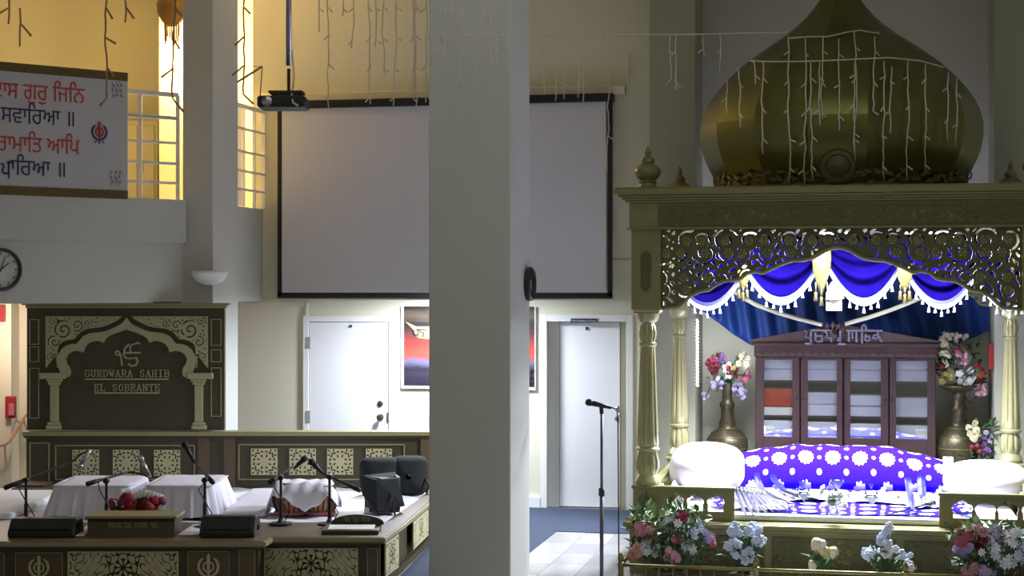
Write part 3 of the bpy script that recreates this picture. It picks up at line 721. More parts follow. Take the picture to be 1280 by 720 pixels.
def front_panel(kind, u0, u1, t, v0, z0=.06):
    x0, x1 = pc(u0, 0, t).x, pc(u1, 0, t).x; z1 = pc(0, v0, t).z; y = t + .05
    if kind == 'jali':
        p = MB().box((x0, y - .004, z0), (x1, y, z1)).build('lattice_panel', 'jali_back', ST, FC)
        q = MB(); carved(q, lambda X, Z: jali_floral(X, Z, x0, x1, z0, z1), x0, x1, z0, z1, .0055, .012, fplace(y - .004)); q.build('lattice', 'jali_gold', p, FC)
    else:
        p = MB().box((x0, y - .006, z0), (x1, y, z1)).build('emblem_panel', 'wood_mid', ST, FC)
        fr = MB(); w = .007
        for (a, b) in (((x0, z0), (x1, z0 + w)), ((x0, z1 - w), (x1, z1)), ((x0, z0), (x0 + w, z1)), ((x1 - w, z0), (x1, z1))): fr.box((a[0], y - .014, a[1]), (b[0], y - .006, b[1]))
        fr.build('beading', 'wood_trim', p, FC)
        if kind == 'khanda':
            cx, cz = (x0 + x1) / 2, (z0 + z1) / 2 - .005; s = min((z1 - z0) / 2, (x1 - x0) / 2) * .9
            q = MB(); carved(q, lambda X, Z: khanda(X, Z, cx, cz, s), cx - s, cx + s, cz - s, cz + s, .005, .012, fplace(y - .006)); q.build('emblem', 'jali_gold', p, FC)
front_panel('plain', -60, 4, TL, 692); front_panel('khanda', 17, 77, TL, 691.5); front_panel('jali', 83, 222, TL, 690); front_panel('khanda', 233, 286, TL, 689.5); front_panel('plain', 297, 318, TL, 688)
front_panel('jali', 329, 447, TR, 686); front_panel('plain', 458, 472, TR, 686)
def side_panel(a, b, k0, k1, z0, z1):
    a, b = Vector((a[0], a[1], 0)), Vector((b[0], b[1], 0)); d = (b - a).normalized(); n = Vector((d.y, -d.x, 0)); L = (b - a).length
    o = a + d * (k0 * L); W_ = (k1 - k0) * L
    f = lambda x, z, t: o + d * x + n * (t - .024) + Vector((0, 0, z))
    pts = [f(0, z0, 0), f(W_, z0, 0), f(W_, z1, 0), f(0, z1, 0)]
    p = MB().extr(pts, n * .006).build('lattice_panel', 'jali_back', ST, FC)
    q = MB(); carved(q, lambda X, Z: jali_floral(X, Z, 0, W_, z0, z1, .09), 0, W_, z0, z1, .006, .012, lambda x, z, t: f(x, z, t + .006)); q.build('lattice', 'jali_gold', p, FC)
side_panel((A_.x, TR), (B_.x, B_.y), .14, .86, .06, .335); side_panel((B_.x, B_.y), (C_.x, C_.y), .42, .98, .09, .33)

# white sheets over the deck
dk = MB(); dx1 = lambda y: (Dx - .12) if y > C_.y else (B_.x - .17 + (C_.x - B_.x) * (y - B_.y) / (C_.y - B_.y))
dk.grid(lambda a, b: ((lambda y, b: (XF + (dx1(y) - XF) * b, y, .372 + .007 * math.sin(b * 43 + a * 9) * math.sin(a * 21 + b * 12) + .006 * math.sin(b * 90 + a * 33)))(TR + .72 + (TP - .01 - TR - .72) * a, b)), 36, 80)
tag(dk.build('floor_sheet', 'sheet_white', None, FC, (-3, 15.5, .36), smooth=True, solid=.01), 'wrinkled white sheet spread over the whole deck of the stage', 'sheet')
MB().box((XF, TR + .7, .34), (B_.x - .2, TP - .002, .362)).build('deck', 'wood_mid', ST, FC)
def mattress(label, x0, x1, y0, y1, h, m='lilac_cloth'):
    mb = MB(); mb.box((x0, y0, .385), (x1, y1, .385 + h)); return tag(mb.build('mattress', m, None, FC, ((x0 + x1) / 2, (y0 + y1) / 2, .385), bevel=.025), label, 'mattress')
mattress('flat white padded mattress on the stage between the draped table and the drums', pc(282, 0, 15).x, pc(337, 0, 15).x, 14.75, 16.5, .05)
mattress('flat white mattress at the far left of the stage beside the pink-lit wall', pc(-50, 0, 15.5).x, pc(52, 0, 15.5).x, 14.6, 16.3, .06, 'sheet_white')
q0, q1 = pc(14, 630, 16.45), pc(57, 620, 16.45); tag(MB().box((q0.x, 16.45, .38), (q1.x, 16.8, .44)).box((q0.x + .02, 16.5, .44), (q1.x - .02, 16.8, .47)).build('wooden_box', 'wood_mid', None, FC, (q0.x, 16.5, .38), bevel=.006), 'low brown wooden box lying on the sheet behind the leftmost microphone stand', 'box')

# -------------------------------------------------- partition with square lattice panels
PT = thing('stage_partition', 'long dark wooden partition with square gold lattice panels behind the stage', 'partition', (-3, TP, .36), FC)
x0 = pc(33, 0, TP).x; x1 = Dx + .35; zr = pc(0, 539, TP).z; zr0 = pc(0, 544.5, TP).z
MB().box((x0, TP, .3), (x1, TP + .1, zr0)).build('panel', 'wood_dark', PT, FC)
MB().box((x0 - .03, TP - .05, zr0), (x1, TP + .14, zr)).build('top_rail', 'wood_trim', PT, FC, bevel=.008)
MB().box((x0 - .02, TP - .035, zr0 - .02), (x1, TP, zr0)).build('rail_moulding', 'wood_dark', PT, FC)
cap = MB()
for u in (248, 280, 526): cap.box((pc(u, 0, TP).x, TP - .02, .36), (pc(u + 14, 0, TP).x, TP, zr0))
cap.build('stile', 'wood_mid', PT, FC)
def molding(u0, u1, v0, v1):
    a, b = pc(u0, v1, TP), pc(u1, v0, TP); fr = MB(); w = .012
    for (p, q) in (((a.x, a.z), (b.x, a.z + w)), ((a.x, b.z - w), (b.x, b.z)), ((a.x, a.z), (a.x + w, b.z)), ((b.x - w, a.z), (b.x, b.z))): fr.box((p[0], TP - .012, p[1]), (q[0], TP, q[1]))
    fr.build('beading', 'wood_trim', PT, FC)
molding(69, 244, 556, 600); molding(298, 506, 555, 600); molding(37, 62, 553, 606); molding(528, 560, 550, 610)
for (u0, u1) in ((91, 124), (141.5, 174.5), (193, 225.5), (314, 347), (362, 395), (409, 441.5), (457.5, 490)):
    a, b = pc(u0, 595 if u0 < 300 else 593.5, TP), pc(u1, 562 if u0 < 300 else 560.5, TP); cx, cz, s = (a.x + b.x) / 2, (a.z + b.z) / 2, (b.x - a.x) / 2
    p = MB().box((a.x, TP - .006, a.z), (b.x, TP, b.z)).build('lattice_panel', 'jali_back', PT, FC)
    q = MB(); carved(q, lambda X, Z: jali_square(X, Z, cx, cz, s), cx - s, cx + s, cz - s, cz + s, .0056, .012, fplace(TP - .006)); q.build('lattice', 'jali_gold', p, FC)

# -------------------------------------------------- carved signboard
BT = TP + .0
SB = thing('signboard', 'carved dark wooden signboard with cusped arch standing on the partition', 'sign', (pc(155, 0, BT).x, BT, zr), FC)
def sp(cx, cy, t=BT): return pc(30 + cx / 4.115, 370 + cy / 4.115, t)
a, b = sp(15, 690), sp(1030, 62)
MB().box((a.x, BT, a.z), (b.x, BT + .08, b.z)).build('back_panel', 'wood_dark', SB, FC)
a1, b1 = sp(-5, 62), sp(1058, 36); cm = MB().box((a1.x, BT - .06, a1.z + .03), (b1.x, BT + .1, b1.z)); cm.box((a1.x + .03, BT - .03, a1.z), (b1.x - .03, BT + .1, a1.z + .03)); cm.build('cornice', 'wood_trim', SB, FC, bevel=.006)
lf = MB(); lf.box((a1.x + .0, BT - .01, b1.z), (sp(800, 0).x, BT + .1, b1.z + .012)); lf.build('gilt_edge', 'gold_cloth', SB, FC)
pan = MB()
for (cx0_, cx1_, cy0, cy1) in ((28, 78, 120, 250), (28, 78, 260, 340), (28, 78, 370, 630), (962, 1015, 118, 255), (962, 1015, 275, 340), (962, 1015, 368, 620)):
    a, b = sp(cx0_, cy1), sp(cx1_, cy0); w = .007
    for (p, q) in (((a.x, a.z), (b.x, a.z + w)), ((a.x, b.z - w), (b.x, b.z)), ((a.x, a.z), (a.x + w, b.z)), ((b.x - w, a.z), (b.x, b.z))): pan.box((p[0], BT - .008, p[1]), (q[0], BT, q[1]))
pan.build('panel_moulding', 'carve_olive', SB, FC)
inner = [(530, 172), (500, 182), (470, 192), (440, 205), (422, 220), (412, 240), (385, 230), (355, 234), (330, 246), (315, 266), (308, 290), (285, 282), (255, 284), (232, 298), (219, 320), (222, 345), (238, 366), (244, 392), (238, 412), (212, 424)]
outer = [(530, 112), (512, 136), (492, 150), (462, 164), (436, 176), (415, 182), (385, 186), (345, 190), (310, 205), (290, 228), (275, 245), (250, 246), (222, 254), (196, 274), (180, 304), (174, 336), (178, 362), (188, 382), (190, 396), (186, 420)]
for sgn in (1, -1):
    g = lambda p: (530 + (p[0] - 530) * sgn, p[1])
    I = [sp(*g(p)) + Vector((0, -.001, 0)) for p in inner]; O = [sp(*g(p)) + Vector((0, -.001, 0)) for p in outer]
    if sgn > 0: ar = MB()
    ar.strip(I, O, (0, -.035, 0))
ar.build('arch', 'carve_olive', SB, FC)
for sgn in (1, -1):                        # spandrels with scroll carving
    g = lambda x: 530 + (x - 530) * sgn
    xa, xb = sorted((sp(g(113), 0).x, sp(g(508), 0).x)); za, zb2 = sp(0, 372).z, sp(0, 104).z
    prof = [(sp(g(p[0] - 16), 0).x, sp(0, p[1] - 22).z) for p in outer]
    prof = sorted(prof + [(sp(g(113), 0).x, sp(0, 372).z), (sp(g(160), 0).x, sp(0, 372).z)])
    cl = [(sp(g(x), 0).x, sp(0, z).z, r) for x, z, r in ((205, 175, 52), (160, 235, 36), (275, 150, 34), (330, 140, 26), (150, 130, 26), (140, 310, 26), (390, 130, 18), (240, 220, 20))]
    def fn(X, Z):
        reg = np.maximum(rect(X, Z, xa, xb, za, zb2), np.interp(X, [p[0] for p in prof], [p[1] for p in prof]) - Z)
        hol = 1e3 * np.ones_like(X); sol = 1e3 * np.ones_like(X)
        for k, (x, z, r) in enumerate(cl):
            r = r / 4.115 * TP / F
            sol = np.minimum(sol, scroll(X, Z, x, z, r, 1 if k % 2 else -1, k * 1.1, 1, .55, .36))
            hol = np.minimum(hol, circ(X, Z, x, z, r))
        a = np.sin(X * 75 + 1.5 * np.sin(Z * 60)) * np.sin(Z * 70 + X * 20)
        back = np.where(hol < 0, sol, (np.abs(a) * -1 + .12) * .02)
        f = np.maximum(reg, back)
        return np.minimum(f, np.maximum(reg, -(reg + .011)))
    q = MB(); carved(q, fn, xa, xb, za, zb2, .0062, .016, fplace(BT)); q.build('spandrel', 'carve_olive', SB, FC)
for sgn in (1, -1):
    g = lambda x: 530 + (x - 530) * sgn
    co = MB()
    for (xa_, xb_, ya, yb, d) in ((85, 215, 395, 426, .05), (122, 200, 426, 440, .045), (128, 190, 440, 456, .04), (137, 181, 456, 648, .03), (125, 190, 648, 664, .04), (118, 195, 664, 684, .048)):
        a, b = sp(g(xa_), yb), sp(g(xb_), ya); co.box((a.x, BT - d, a.z), (b.x, BT, b.z))
    co.build('column', 'carve_olive', SB, FC, bevel=.006)
oz = sp(0, 350).z; ox = sp(530, 0).x
ek = MB(); kq = TP / F / 4.115
def sc_(p): return ((p[0] - 530) * kq, (360 - p[1]) * kq)
one = [(505, 355), (500, 318), (496, 296), (484, 282), (473, 286), (472, 298), (484, 306), (496, 298)]
on1 = [(596, 292), (524, 292)]; on2 = [(548, 292), (546, 262), (556, 250), (574, 246), (584, 238), (596, 246)]; on3 = [(540, 250), (520, 268), (514, 300), (522, 318), (548, 322), (576, 316)]; on4 = [(576, 318), (586, 336), (576, 356), (556, 360), (538, 350)]; on5 = [(552, 320), (580, 318)]
plc = lambda x, y, t: (ox + x, BT - .001 - t, sp(0, 360).z + y)
for st, w in ((one, 9), (on1, 9), (on2, 7), (on3, 9), (on4, 9), (on5, 8)): stroke_flat(ek, [sc_(p) for p in st], w * kq, plc, .012)
ek.build('emblem', 'carve_olive', SB, FC)
pl0 = lambda x, y, t: (x, BT - .001 - t, y)
slab_text('GURDWARA SAHIB', sp(310, 0).x, sp(750, 0).x, sp(0, 415).z, sp(0, 381).z - sp(0, 415).z, pl0, .012).build('lettering', 'carve_olive', SB, FC)
slab_text('EL SOBRANTE', sp(358, 0).x, sp(702, 0).x, sp(0, 488).z, sp(0, 454).z - sp(0, 488).z, pl0, .012).build('lettering', 'carve_olive', SB, FC)
for (c0_, c1_, cy) in ((314, 744, 427), (364, 697, 498)):
    a, b = sp(c0_, cy + 4), sp(c1_, cy - 3); MB().box((a.x, BT - .013, a.z), (b.x, BT, b.z)).build('underline', 'carve_olive', SB, FC)

def marks(cx, z, w, h, place, seed):       # worn carved writing, too small to read
    q = random.Random(seed); mb = MB(); x = cx - w / 2
    while x < cx + w / 2 - h:
        n = q.randint(2, 4); L = n * h * .62
        stroke_flat(mb, [(x, z + h), (x + L, z + h)], h * .14, place, .005)
        for k in range(n):
            a = x + h * .3 + k * h * .62; stroke_flat(mb, [(a, z + h), (a - h * .05, z + h * .45), (a + h * .3, z + h * .3 * q.random()), (a + h * .32, z + h * q.choice([.6, 1]))], h * .13, place, .005)
        x += L + h * .5
    return mb
# -------------------------------------------------- things on the stage
def monitor(label, u0, u1, t, v1):
    a, b = pc(u0, 0, t), pc(u1, 0, t); z1 = pc(0, v1, t).z
    r = thing('stage_monitor', label, 'speaker', ((a.x + b.x) / 2, t + .15, ZC), FC, 'black wedge monitors on the counter')
    prof = [(0, 0), (0, .05), (.1, z1 - ZC), (.28, z1 - ZC - .01), (.33, .06), (.33, 0)]
    MB().extr([(a.x, t + p[0], ZC + p[1]) for p in prof], (b.x - a.x, 0, 0)).build('cabinet', 'black_plastic', r, FC, bevel=.012)
    n = Vector((0, -(z1 - ZC - .05), .1)).normalized()
    q = [Vector((a.x + .03, t + .008, ZC + .06)), Vector((b.x - .03, t + .008, ZC + .06)), Vector((b.x - .03, t + .094, z1 - .012)), Vector((a.x + .03, t + .094, z1 - .012))]
    MB().extr(q, n * .012).build('grille', 'grille_black', r, FC)
    for x in (a.x - .006, b.x + .006): MB().box((x - .006, t + .17, ZC + .04), (x + .006, t + .25, ZC + .08)).build('handle', 'black_plastic', r, FC)
monitor('black wedge monitor speaker at the left end of the stage counter', 9, 92, 13.45, 650)
monitor('black wedge monitor speaker right of the red flowers on the stage counter', 249, 318, 13.45, 647)

a, b = pc(106, 0, 13.5), pc(218, 0, 13.5); z1 = pc(0, 646, 13.5).z
r = thing('lectern_box', 'long dark wooden box with carved writing in front of the red flowers', 'box', ((a.x + b.x) / 2, 13.6, ZC), FC)
MB().extr([(a.x + .02, 13.5, ZC), (b.x, 13.5, ZC), (b.x - .01, 13.58, z1 - .025), (a.x, 13.58, z1 - .025)], (0, .3, 0)).build('body', 'wood_dark', r, FC, bevel=.006)
MB().box((a.x - .015, 13.545, z1 - .025), (b.x + .01, 13.9, z1)).build('lid', 'wood_trim', r, FC, bevel=.008)
xm = (a.x + b.x) / 2
marks(xm + .02, ZC + .055, .42, .045, lambda x, y, t: (x, 13.535 - t + (y - ZC - .035) * .3, y), 5).build('lettering', 'wood_trim', r, FC)
pp = MB().extr([pc(85, 672, 13.62), pc(103, 672, 13.55), pc(104, 657, 13.8), pc(86, 661, 13.9)], (0, .0, .006)); 
def paper(label, u0, u1, t0, t1, rz=0, m='paper_white'):
    a, b = pc(u0, 0, t0), pc(u1, 0, t0); p = MB(); p.grid(lambda s, w: (a.x + (b.x - a.x) * s + rz * w, t0 + (t1 - t0) * w, ZC + .006 + .012 * math.sin(3 * s + 1) * w), 6, 6)
    tag(p.build('paper_sheet', m, None, FC, (a.x, t0, ZC), solid=.002), label, 'paper')
paper('white paper sheets between the left monitor speaker and the wooden box', 88, 104, 13.5, 14.1)
paper('pale folded cloth sheet right of the wooden box on the stage counter', 221, 247, 13.55, 14.1, .03, 'lilac_cloth')

def draped_table(label, u0, u1, t0, t1, vt, skew=0.0, seed=1):
    rr = random.Random(seed); zt = pc(0, vt, t0).z; x0, x1 = pc(u0, 0, t0).x, pc(u1, 0, t0).x; fl_ = .05
    r = thing('low_table', label, 'table', ((x0 + x1) / 2, (t0 + t1) / 2, .38), FC)
    MB().box((x0 + .05, t0 + .05, zt - .05), (x1 - .05, t1 - .05, zt - .012)).build('table_top', 'wood_dark', r, FC)
    for sx in (x0 + .08, x1 - .12):
        for sy_ in (t0 + .08, t1 - .12): MB().box((sx, sy_, .38), (sx + .04, sy_ + .04, zt - .05)).build('leg', 'wood_dark', r, FC)
    c = Vector(((x0 + x1) / 2, (t0 + t1) / 2)); hw, hd = (x1 - x0) / 2, (t1 - t0) / 2
    top = MB(); 
    top.grid(lambda a, b: (c.x + (a * 2 - 1) * hw * .985, c.y + (b * 2 - 1) * hd * .985, zt + .003 * math.sin(a * 20 + b * 9)), 14, 8)
    N = 150
    def per(k):
        q = (k % 1.0) * 4; s = int(q); f = q - s; n = 9
        P = [(-1, -1), (1, -1), (1, 1), (-1, 1), (-1, -1)]; a, b = P[s], P[s + 1]
        x, y = a[0] + (b[0] - a[0]) * f, a[1] + (b[1] - a[1]) * f
        l = (abs(x) ** n + abs(y) ** n) ** (1 / n); return x / l, y / l
    def fall(k, h):
        x, y = per(k); ph = k * 2 * math.pi
        w = .03 * math.sin(ph * 25 + 2 * math.sin(ph * 3)) + .016 * math.sin(ph * 37 + 1)
        o = 1 + h * (fl_ / max(hw, .3)) + w * h / max(hw, .3)
        o2 = 1 + h * (fl_ / max(hd, .3)) + w * h / max(hd, .3)
        return (c.x + x * hw * o, c.y + y * hd * o2, zt - .006 - (zt - .40 - .012 * math.sin(ph * 7)) * h)
    sk = MB(); sk.grid(lambda a, b: fall(a, b ** .8), N, 8)
    cl = top.build('cloth_top', 'white_cloth', r, FC, smooth=True, solid=.006)
    sk.build('skirt', 'white_cloth', r, FC, smooth=True)
    MB().tube([(c.x + per(k / 80)[0] * hw * .99, c.y + per(k / 80)[1] * hd * .99, zt) for k in range(81)], .008, 5).build('hem', 'white_cloth', r, FC, smooth=True)
draped_table('low table under a gathered white cloth, left of two side by side', 64, 163, 14.75, 15.55, 608, 0, 3)
draped_table('low table under a gathered white cloth, right of two and behind the red flowers', 180, 266, 14.65, 15.5, 608, 0, 5)

# flowers: each arrangement is one thing
def blossom_mesh(kind, s, rr):
    mb = MB()
    if kind == 'rose':
        for lay, (n, rad, up) in enumerate(((5, .9, .25), (5, .62, .5), (3, .32, .7))):
            for k in range(n):
                a = 2 * math.pi * (k + lay * .5) / n; c = Vector((math.cos(a), math.sin(a), 0)); 
                mb.ball(c * s * rad * .55 + Vector((0, 0, s * up * .6)), s * .5, 6, 4, (1, 1, .75))
    elif kind == 'daisy':
        for k in range(7):
            a = 2 * math.pi * k / 7; c = Vector((math.cos(a), math.sin(a), 0)); d = Vector((-c.y, c.x, 0))
            mb.add([c * s * .15, c * s * .6 + d * s * .28 + Vector((0, 0, s * .2)), c * s * 1.05 + Vector((0, 0, s * .1)), c * s * .6 - d * s * .28 + Vector((0, 0, s * .2))], [(0, 1, 2, 3)])
        mb.ball((0, 0, s * .12), s * .25, 6, 4)
    elif kind == 'tulip':
        for k in range(6):
            a = 2 * math.pi * k / 6; mb.ball((math.cos(a) * s * .3, math.sin(a) * s * .3, s * .5), s * .5, 7, 6, (.75, .75, 1.5))
    elif kind == 'orchid':
        for k in range(5):
            a = 2 * math.pi * k / 5 + .3; mb.ball((math.cos(a) * s * .55, math.sin(a) * s * .55, s * .1), s * .5, 7, 4, (1, 1, .35))
        mb.ball((0, 0, s * .25), s * .25, 6, 4)
    elif kind == 'carnation':
        for lay in range(3):
            for k in range(8):
                a = 2 * math.pi * (k + lay * .4) / 8; q = s * (.95 - .28 * lay); c = Vector((math.cos(a), math.sin(a), 0)); d = Vector((-c.y, c.x, 0)); z = s * .25 * lay
                mb.add([Vector((0, 0, z * .6)), c * q + d * q * .42 + Vector((0, 0, z + s * .25)), c * q * 1.08 + Vector((0, 0, z + s * .1)), c * q - d * q * .42 + Vector((0, 0, z + s * .3))], [(0, 1, 2, 3)])
    return mb
_BL = {}
def blossom(kind, color, s, pos, d, parent, frame):
    key = (kind, color)
    mesh = _BL.get(key)
    o = bpy.data.objects.new('flower', None) if False else None
    if mesh is None:
        mb = blossom_mesh(kind, 1.0, R); t = mb.build('flower', 'petal_' + color, None); mesh = t.data; _BL[key] = mesh; bpy.data.objects.remove(t)
    o = bpy.data.objects.new('flower', mesh); COL.objects.link(o); o.parent = parent
    W = world_of(parent).inverted() @ frame
    d = Vector(d).normalized(); Q = Vector((0, 0, 1)).rotation_difference(W.to_3x3() @ d)
    o.location = W @ Vector(pos); o.rotation_euler = (Q.to_matrix() @ Matrix.Rotation(R.uniform(0, 6), 3, 'Z')).to_euler(); o.scale = (s, s, s)
    return o
def leaves_mb(mb, c, rx, ry, rz, n, L, w, up=.4):
    for _ in range(n):
        a = R.uniform(0, 2 * math.pi); e = R.uniform(-.3, 1.2); d = Vector((math.cos(a) * math.cos(e), math.sin(a) * math.cos(e), math.sin(e) + up * .3)).normalized()
        p = Vector(c) + Vector((R.uniform(-rx, rx), R.uniform(-ry, ry), R.uniform(-rz, rz))); q = p + d * L * R.uniform(.6, 1.2)
        s = d.cross(Vector((0, 0, 1))); s = (s.normalized() if s.length > .01 else Vector((1, 0, 0))) * w; m = (p + q) / 2 + Vector((0, 0, L * .12))
        mb.add([p, m + s, q, m - s], [(0, 1, 2, 3)])
    return mb
def bouquet(name, label, base, frame, c, spread, items, leaves=40, L=.1, group=None, pot=None, leafmat='leaf_green', stemr=.006):
    r = thing(name, label, 'flowers', base, frame, group)
    c = Vector(c); stems = MB(); lf = MB()
    for (kind, color, n, s) in items:
        for _ in range(n):
            a = R.uniform(0, 2 * math.pi); rr = math.sqrt(R.random()); h = R.uniform(-1, 1)
            off_ = Vector((spread[0] * rr * math.cos(a), spread[1] * rr * math.sin(a), spread[2] * h * math.sqrt(max(0, 1 - (rr * .8) ** 2))))
            p = c + off_; d = Vector((off_.x * 1.2, off_.y - spread[1] * .9, abs(off_.z) * .5 + .05))
            blossom(kind, color, s * R.uniform(.85, 1.15), p, d, r, frame)
            stems.tube([p, (p + Vector(base)) / 2 + Vector((0, 0, -.02)), Vector(base) + Vector((off_.x * .25, 0, 0))], stemr * .6, 4)
    leaves_mb(lf, c, spread[0] * .9, spread[1] * .6, spread[2] * .9, leaves, L, L * .22)
    stems.build('stems', 'stem_green', r, frame); lf.build('foliage', leafmat, r, frame)
    return r
bq = pc(172, 650, 14.15); c = pc(172, 634, 14.15)
r = bouquet('bouquet', 'red roses with a few white blooms behind the wooden box on the stage', (bq.x, 14.15, ZC), FC, (c.x, c.y, c.z + .02), (.23, .1, .085), [('rose', 'red', 26, .042), ('rose', 'crimson', 18, .04)], 26, .08)
for k in range(9): blossom('rose', 'white', .036, pc(164 + k * 4.5, 617 + abs(k - 4) * 1.2, 14.12), (0, -1, .6), r, FC)
MB().lathe([(.1, 0), (.16, .05), (.17, .1), (.15, .1)], (bq.x, 14.2, ZC), 16).build('bowl', 'wood_mid', r, FC, smooth=True)

def mic_head(mb_parent, p, d, L=.17, m='black_plastic', frame=FC, ball='steel'):
    p, d = Vector(p), Vector(d).normalized()
    MB().tube([p, p + d * L * .7, p + d * L], [.014, .02, .022], 10).build('microphone', m, mb_parent, frame, smooth=True)
    MB().lathe([(.022, 0), (.028, .012), (.028, .035), (.016, .052)], p + d * L, 12, d).build('mesh_head', ball, mb_parent, frame, smooth=True)
def mic_stand(label, u, t, vtop, boom, mic=None, zb=ZC + .002, cable=True):
    b = pc(u, 0, t); z1 = pc(0, vtop, t).z
    r = thing('microphone_stand', label, 'microphone stand', (b.x, t, zb), FC, 'black microphone stands on the stage')
    MB().tube([(b.x, t, zb), (b.x, t, (zb + z1) / 2), (b.x, t, (zb + z1) / 2), (b.x, t, z1)], [.016, .016, .012, .012], 8).build('pole', 'black_plastic', r, FC, smooth=True, auto=40)
    MB().lathe([(.1, 0), (.1, .014), (.03, .022), (.018, .05)], (b.x, t, zb), 20).build('base', 'black_plastic', r, FC, smooth=True, auto=40)
    MB().tube([(b.x, t - .03, z1), (b.x, t + .03, z1)], .024, 8).build('clutch', 'black_plastic', r, FC)
    p0, p1 = pc(*boom[0], t - .02), pc(*boom[1], t + (boom[2] if len(boom) > 2 else 0))
    k = 5
    bm_ = MB().tube([p0 + (p1 - p0) * (i / k) for i in range(k + 1)], [.022, .02, .011, .011, .011, .009], 8); bm_.build('boom', 'black_plastic', r, FC, smooth=True)
    if mic:
        q0, q1 = pc(*mic[0], mic[2]), pc(*mic[1], mic[2]); d = q1 - q0; L = d.length
        mic_head(r, q0, d, L * .75, mic[3] if len(mic) > 3 else 'steel', FC, 'grille_black' if len(mic) > 3 else 'steel')
        MB().tube([p1, (p1 + q0) / 2 + Vector((0, 0, .012)), q0], .008, 6).build('gooseneck', 'black_plastic', r, FC)
    if cable:
        MB().tube([p0 + (p1 - p0) * .25, Vector((b.x - .05, t - .02, z1 - .08)), Vector((b.x + .02, t - .02, z1 - .2)), Vector((b.x + .07, t, z1 - .3)), Vector((b.x + .03, t + .02, zb + .02))], .005, 5).build('cable', 'black_plastic', r, FC, smooth=True)
    return r
mic_stand('microphone stand at the far left of the stage with a long sloping boom', 32.5, 14.0, 600, ((6, 610), (90, 577), .5), ((113, 562), (98, 586), 14.5))
mic_stand('microphone stand just left of the red flowers with a short low boom', 133, 14.0, 601, ((109, 605), (160, 590), .4), ((188, 597), (174, 570), 14.4))
mic_stand('microphone stand in front of the right end of the draped tables', 256, 14.0, 600, ((266, 603), (243, 578), .4), ((243, 578), (229, 553), 14.4, 'black_plastic'))
mic_stand('microphone stand in front of the left drum with a boom to the right', 351, 14.2, 597, ((337, 603), (371, 580), .4), ((368, 585), (381, 573), 14.6, 'black_plastic'))
mic_stand('microphone stand in front of the right drum with its boom falling to the right', 412, 14.2, 596, ((450, 613), (404, 592), .2), ((404, 592), (388, 576), 14.4, 'black_plastic'))

# drums under a white cloth
def drum(label, u, t, rad, h):
    c = pc(u, 0, t); r = thing('hand_drum', label, 'drum', (c.x, t, .39), FC, 'small hand drums under the white cloth')
    MB().lathe([(.09, 0), (rad * .8, .02), (rad, h * .4), (rad * .92, h * .8), (rad * .8, h)], (c.x, t, .40), 24).build('shell', 'drum_wood', r, FC, smooth=True)
    MB().lathe([(rad * .82, h - .012), (rad * .82, h + .008)], (c.x, t, .40), 24).build('head', 'cord_cream', r, FC)
    st = MB()
    for k in range(20):
        a = 2 * math.pi * k / 20; cs, sn = math.cos(a), math.sin(a)
        st.tube([(c.x + cs * rad * .84, t + sn * rad * .84, .4 + .02), (c.x + cs * rad * 1.03, t + sn * rad * 1.03, .4 + h * .4), (c.x + cs * rad * .95, t + sn * rad * .95, .4 + h * .8), (c.x + cs * rad * .84, t + sn * rad * .84, .4 + h)], .007, 5)
    st.build('straps', 'drum_strap', r, FC)
    MB().lathe([(rad * .75, 0), (rad * .95, .01), (rad * .95, .03), (rad * .7, .045)], (c.x, t, .385), 20).build('ring_cushion', 'petal_rose', r, FC, smooth=True)
drum('hand drum with dark straps under the left half of the white cloth', 364, 14.95, .16, .27)
drum('pale wooden hand drum under the right half of the white cloth', 400, 14.95, .15, .25)
dc = pc(380, 0, 14.95)
def dcl(a, b):
    x = a * 2 - 1; q = b                  # q: 0 behind the drums, 1 at the front hem
    X = dc.x + x * .32
    prof = [(0, .21, .42), (.12, .2, .60), (.3, .12, .675), (.5, 0, .69), (.68, -.13, .675), (.76, -.19, .62), (1, -.215, .5)]
    Y = float(np.interp(q, [p[0] for p in prof], [p[1] for p in prof])); z = float(np.interp(q, [p[0] for p in prof], [p[2] for p in prof]))
    if q > .76: z += (q - .76) / .24 * (.2 * abs(x - .1) ** .8 - .08 + .012 * math.sin(x * 11))
    e = max(0, abs(x) - .72) / .28; z = z - (z - .43) * (e ** 1.4) * (.95 if x < 0 else .7)
    z += .007 * math.sin(x * 16 + q * 9) + .006 * math.sin(q * 21 + x * 7)
    return (X, 14.95 + Y * (1 - .25 * e), max(z, .40))
tag(MB().grid(dcl, 34, 26).build('drum_cover', 'white_cloth', None, FC, (dc.x, 14.95, .66), smooth=True, solid=.006), 'crumpled white cloth thrown over the two hand drums', 'cloth')

# soft black case and covered box
q0, q1 = pc(448, 617, 16.3), pc(534, 571, 16.3)
r = thing('soft_case', 'large soft black case with rounded corners leaning at the back of the stage', 'case', ((q0.x + q1.x) / 2, 16.4, .38), FC)
def case_pt(x0, x1, z0, z1, yc, d, n=5):
    def f(a, b):
        th = a * 2 * math.pi; c_, s_ = math.cos(th), math.sin(th); k = (abs(c_) ** n + abs(s_) ** n) ** (-1 / n)
        rr = math.sin(math.pi * min(max(b, .001), .999)) ** .35
        return ((x0 + x1) / 2 + c_ * k * (x1 - x0) / 2 * rr, yc + (b - .5) * d, (z0 + z1) / 2 + s_ * k * (z1 - z0) / 2 * rr)
    return f
xm = q0.x + (q1.x - q0.x) * .55
MB().grid(case_pt(q0.x, xm + .04, .38, q1.z - .01, 16.4, .26), 40, 14).build('body', 'black_cloth', r, FC, smooth=True)
MB().grid(case_pt(xm - .06, q1.x, .375, q1.z, 16.43, .28), 40, 14).build('pocket', 'black_cloth', r, FC, smooth=True)
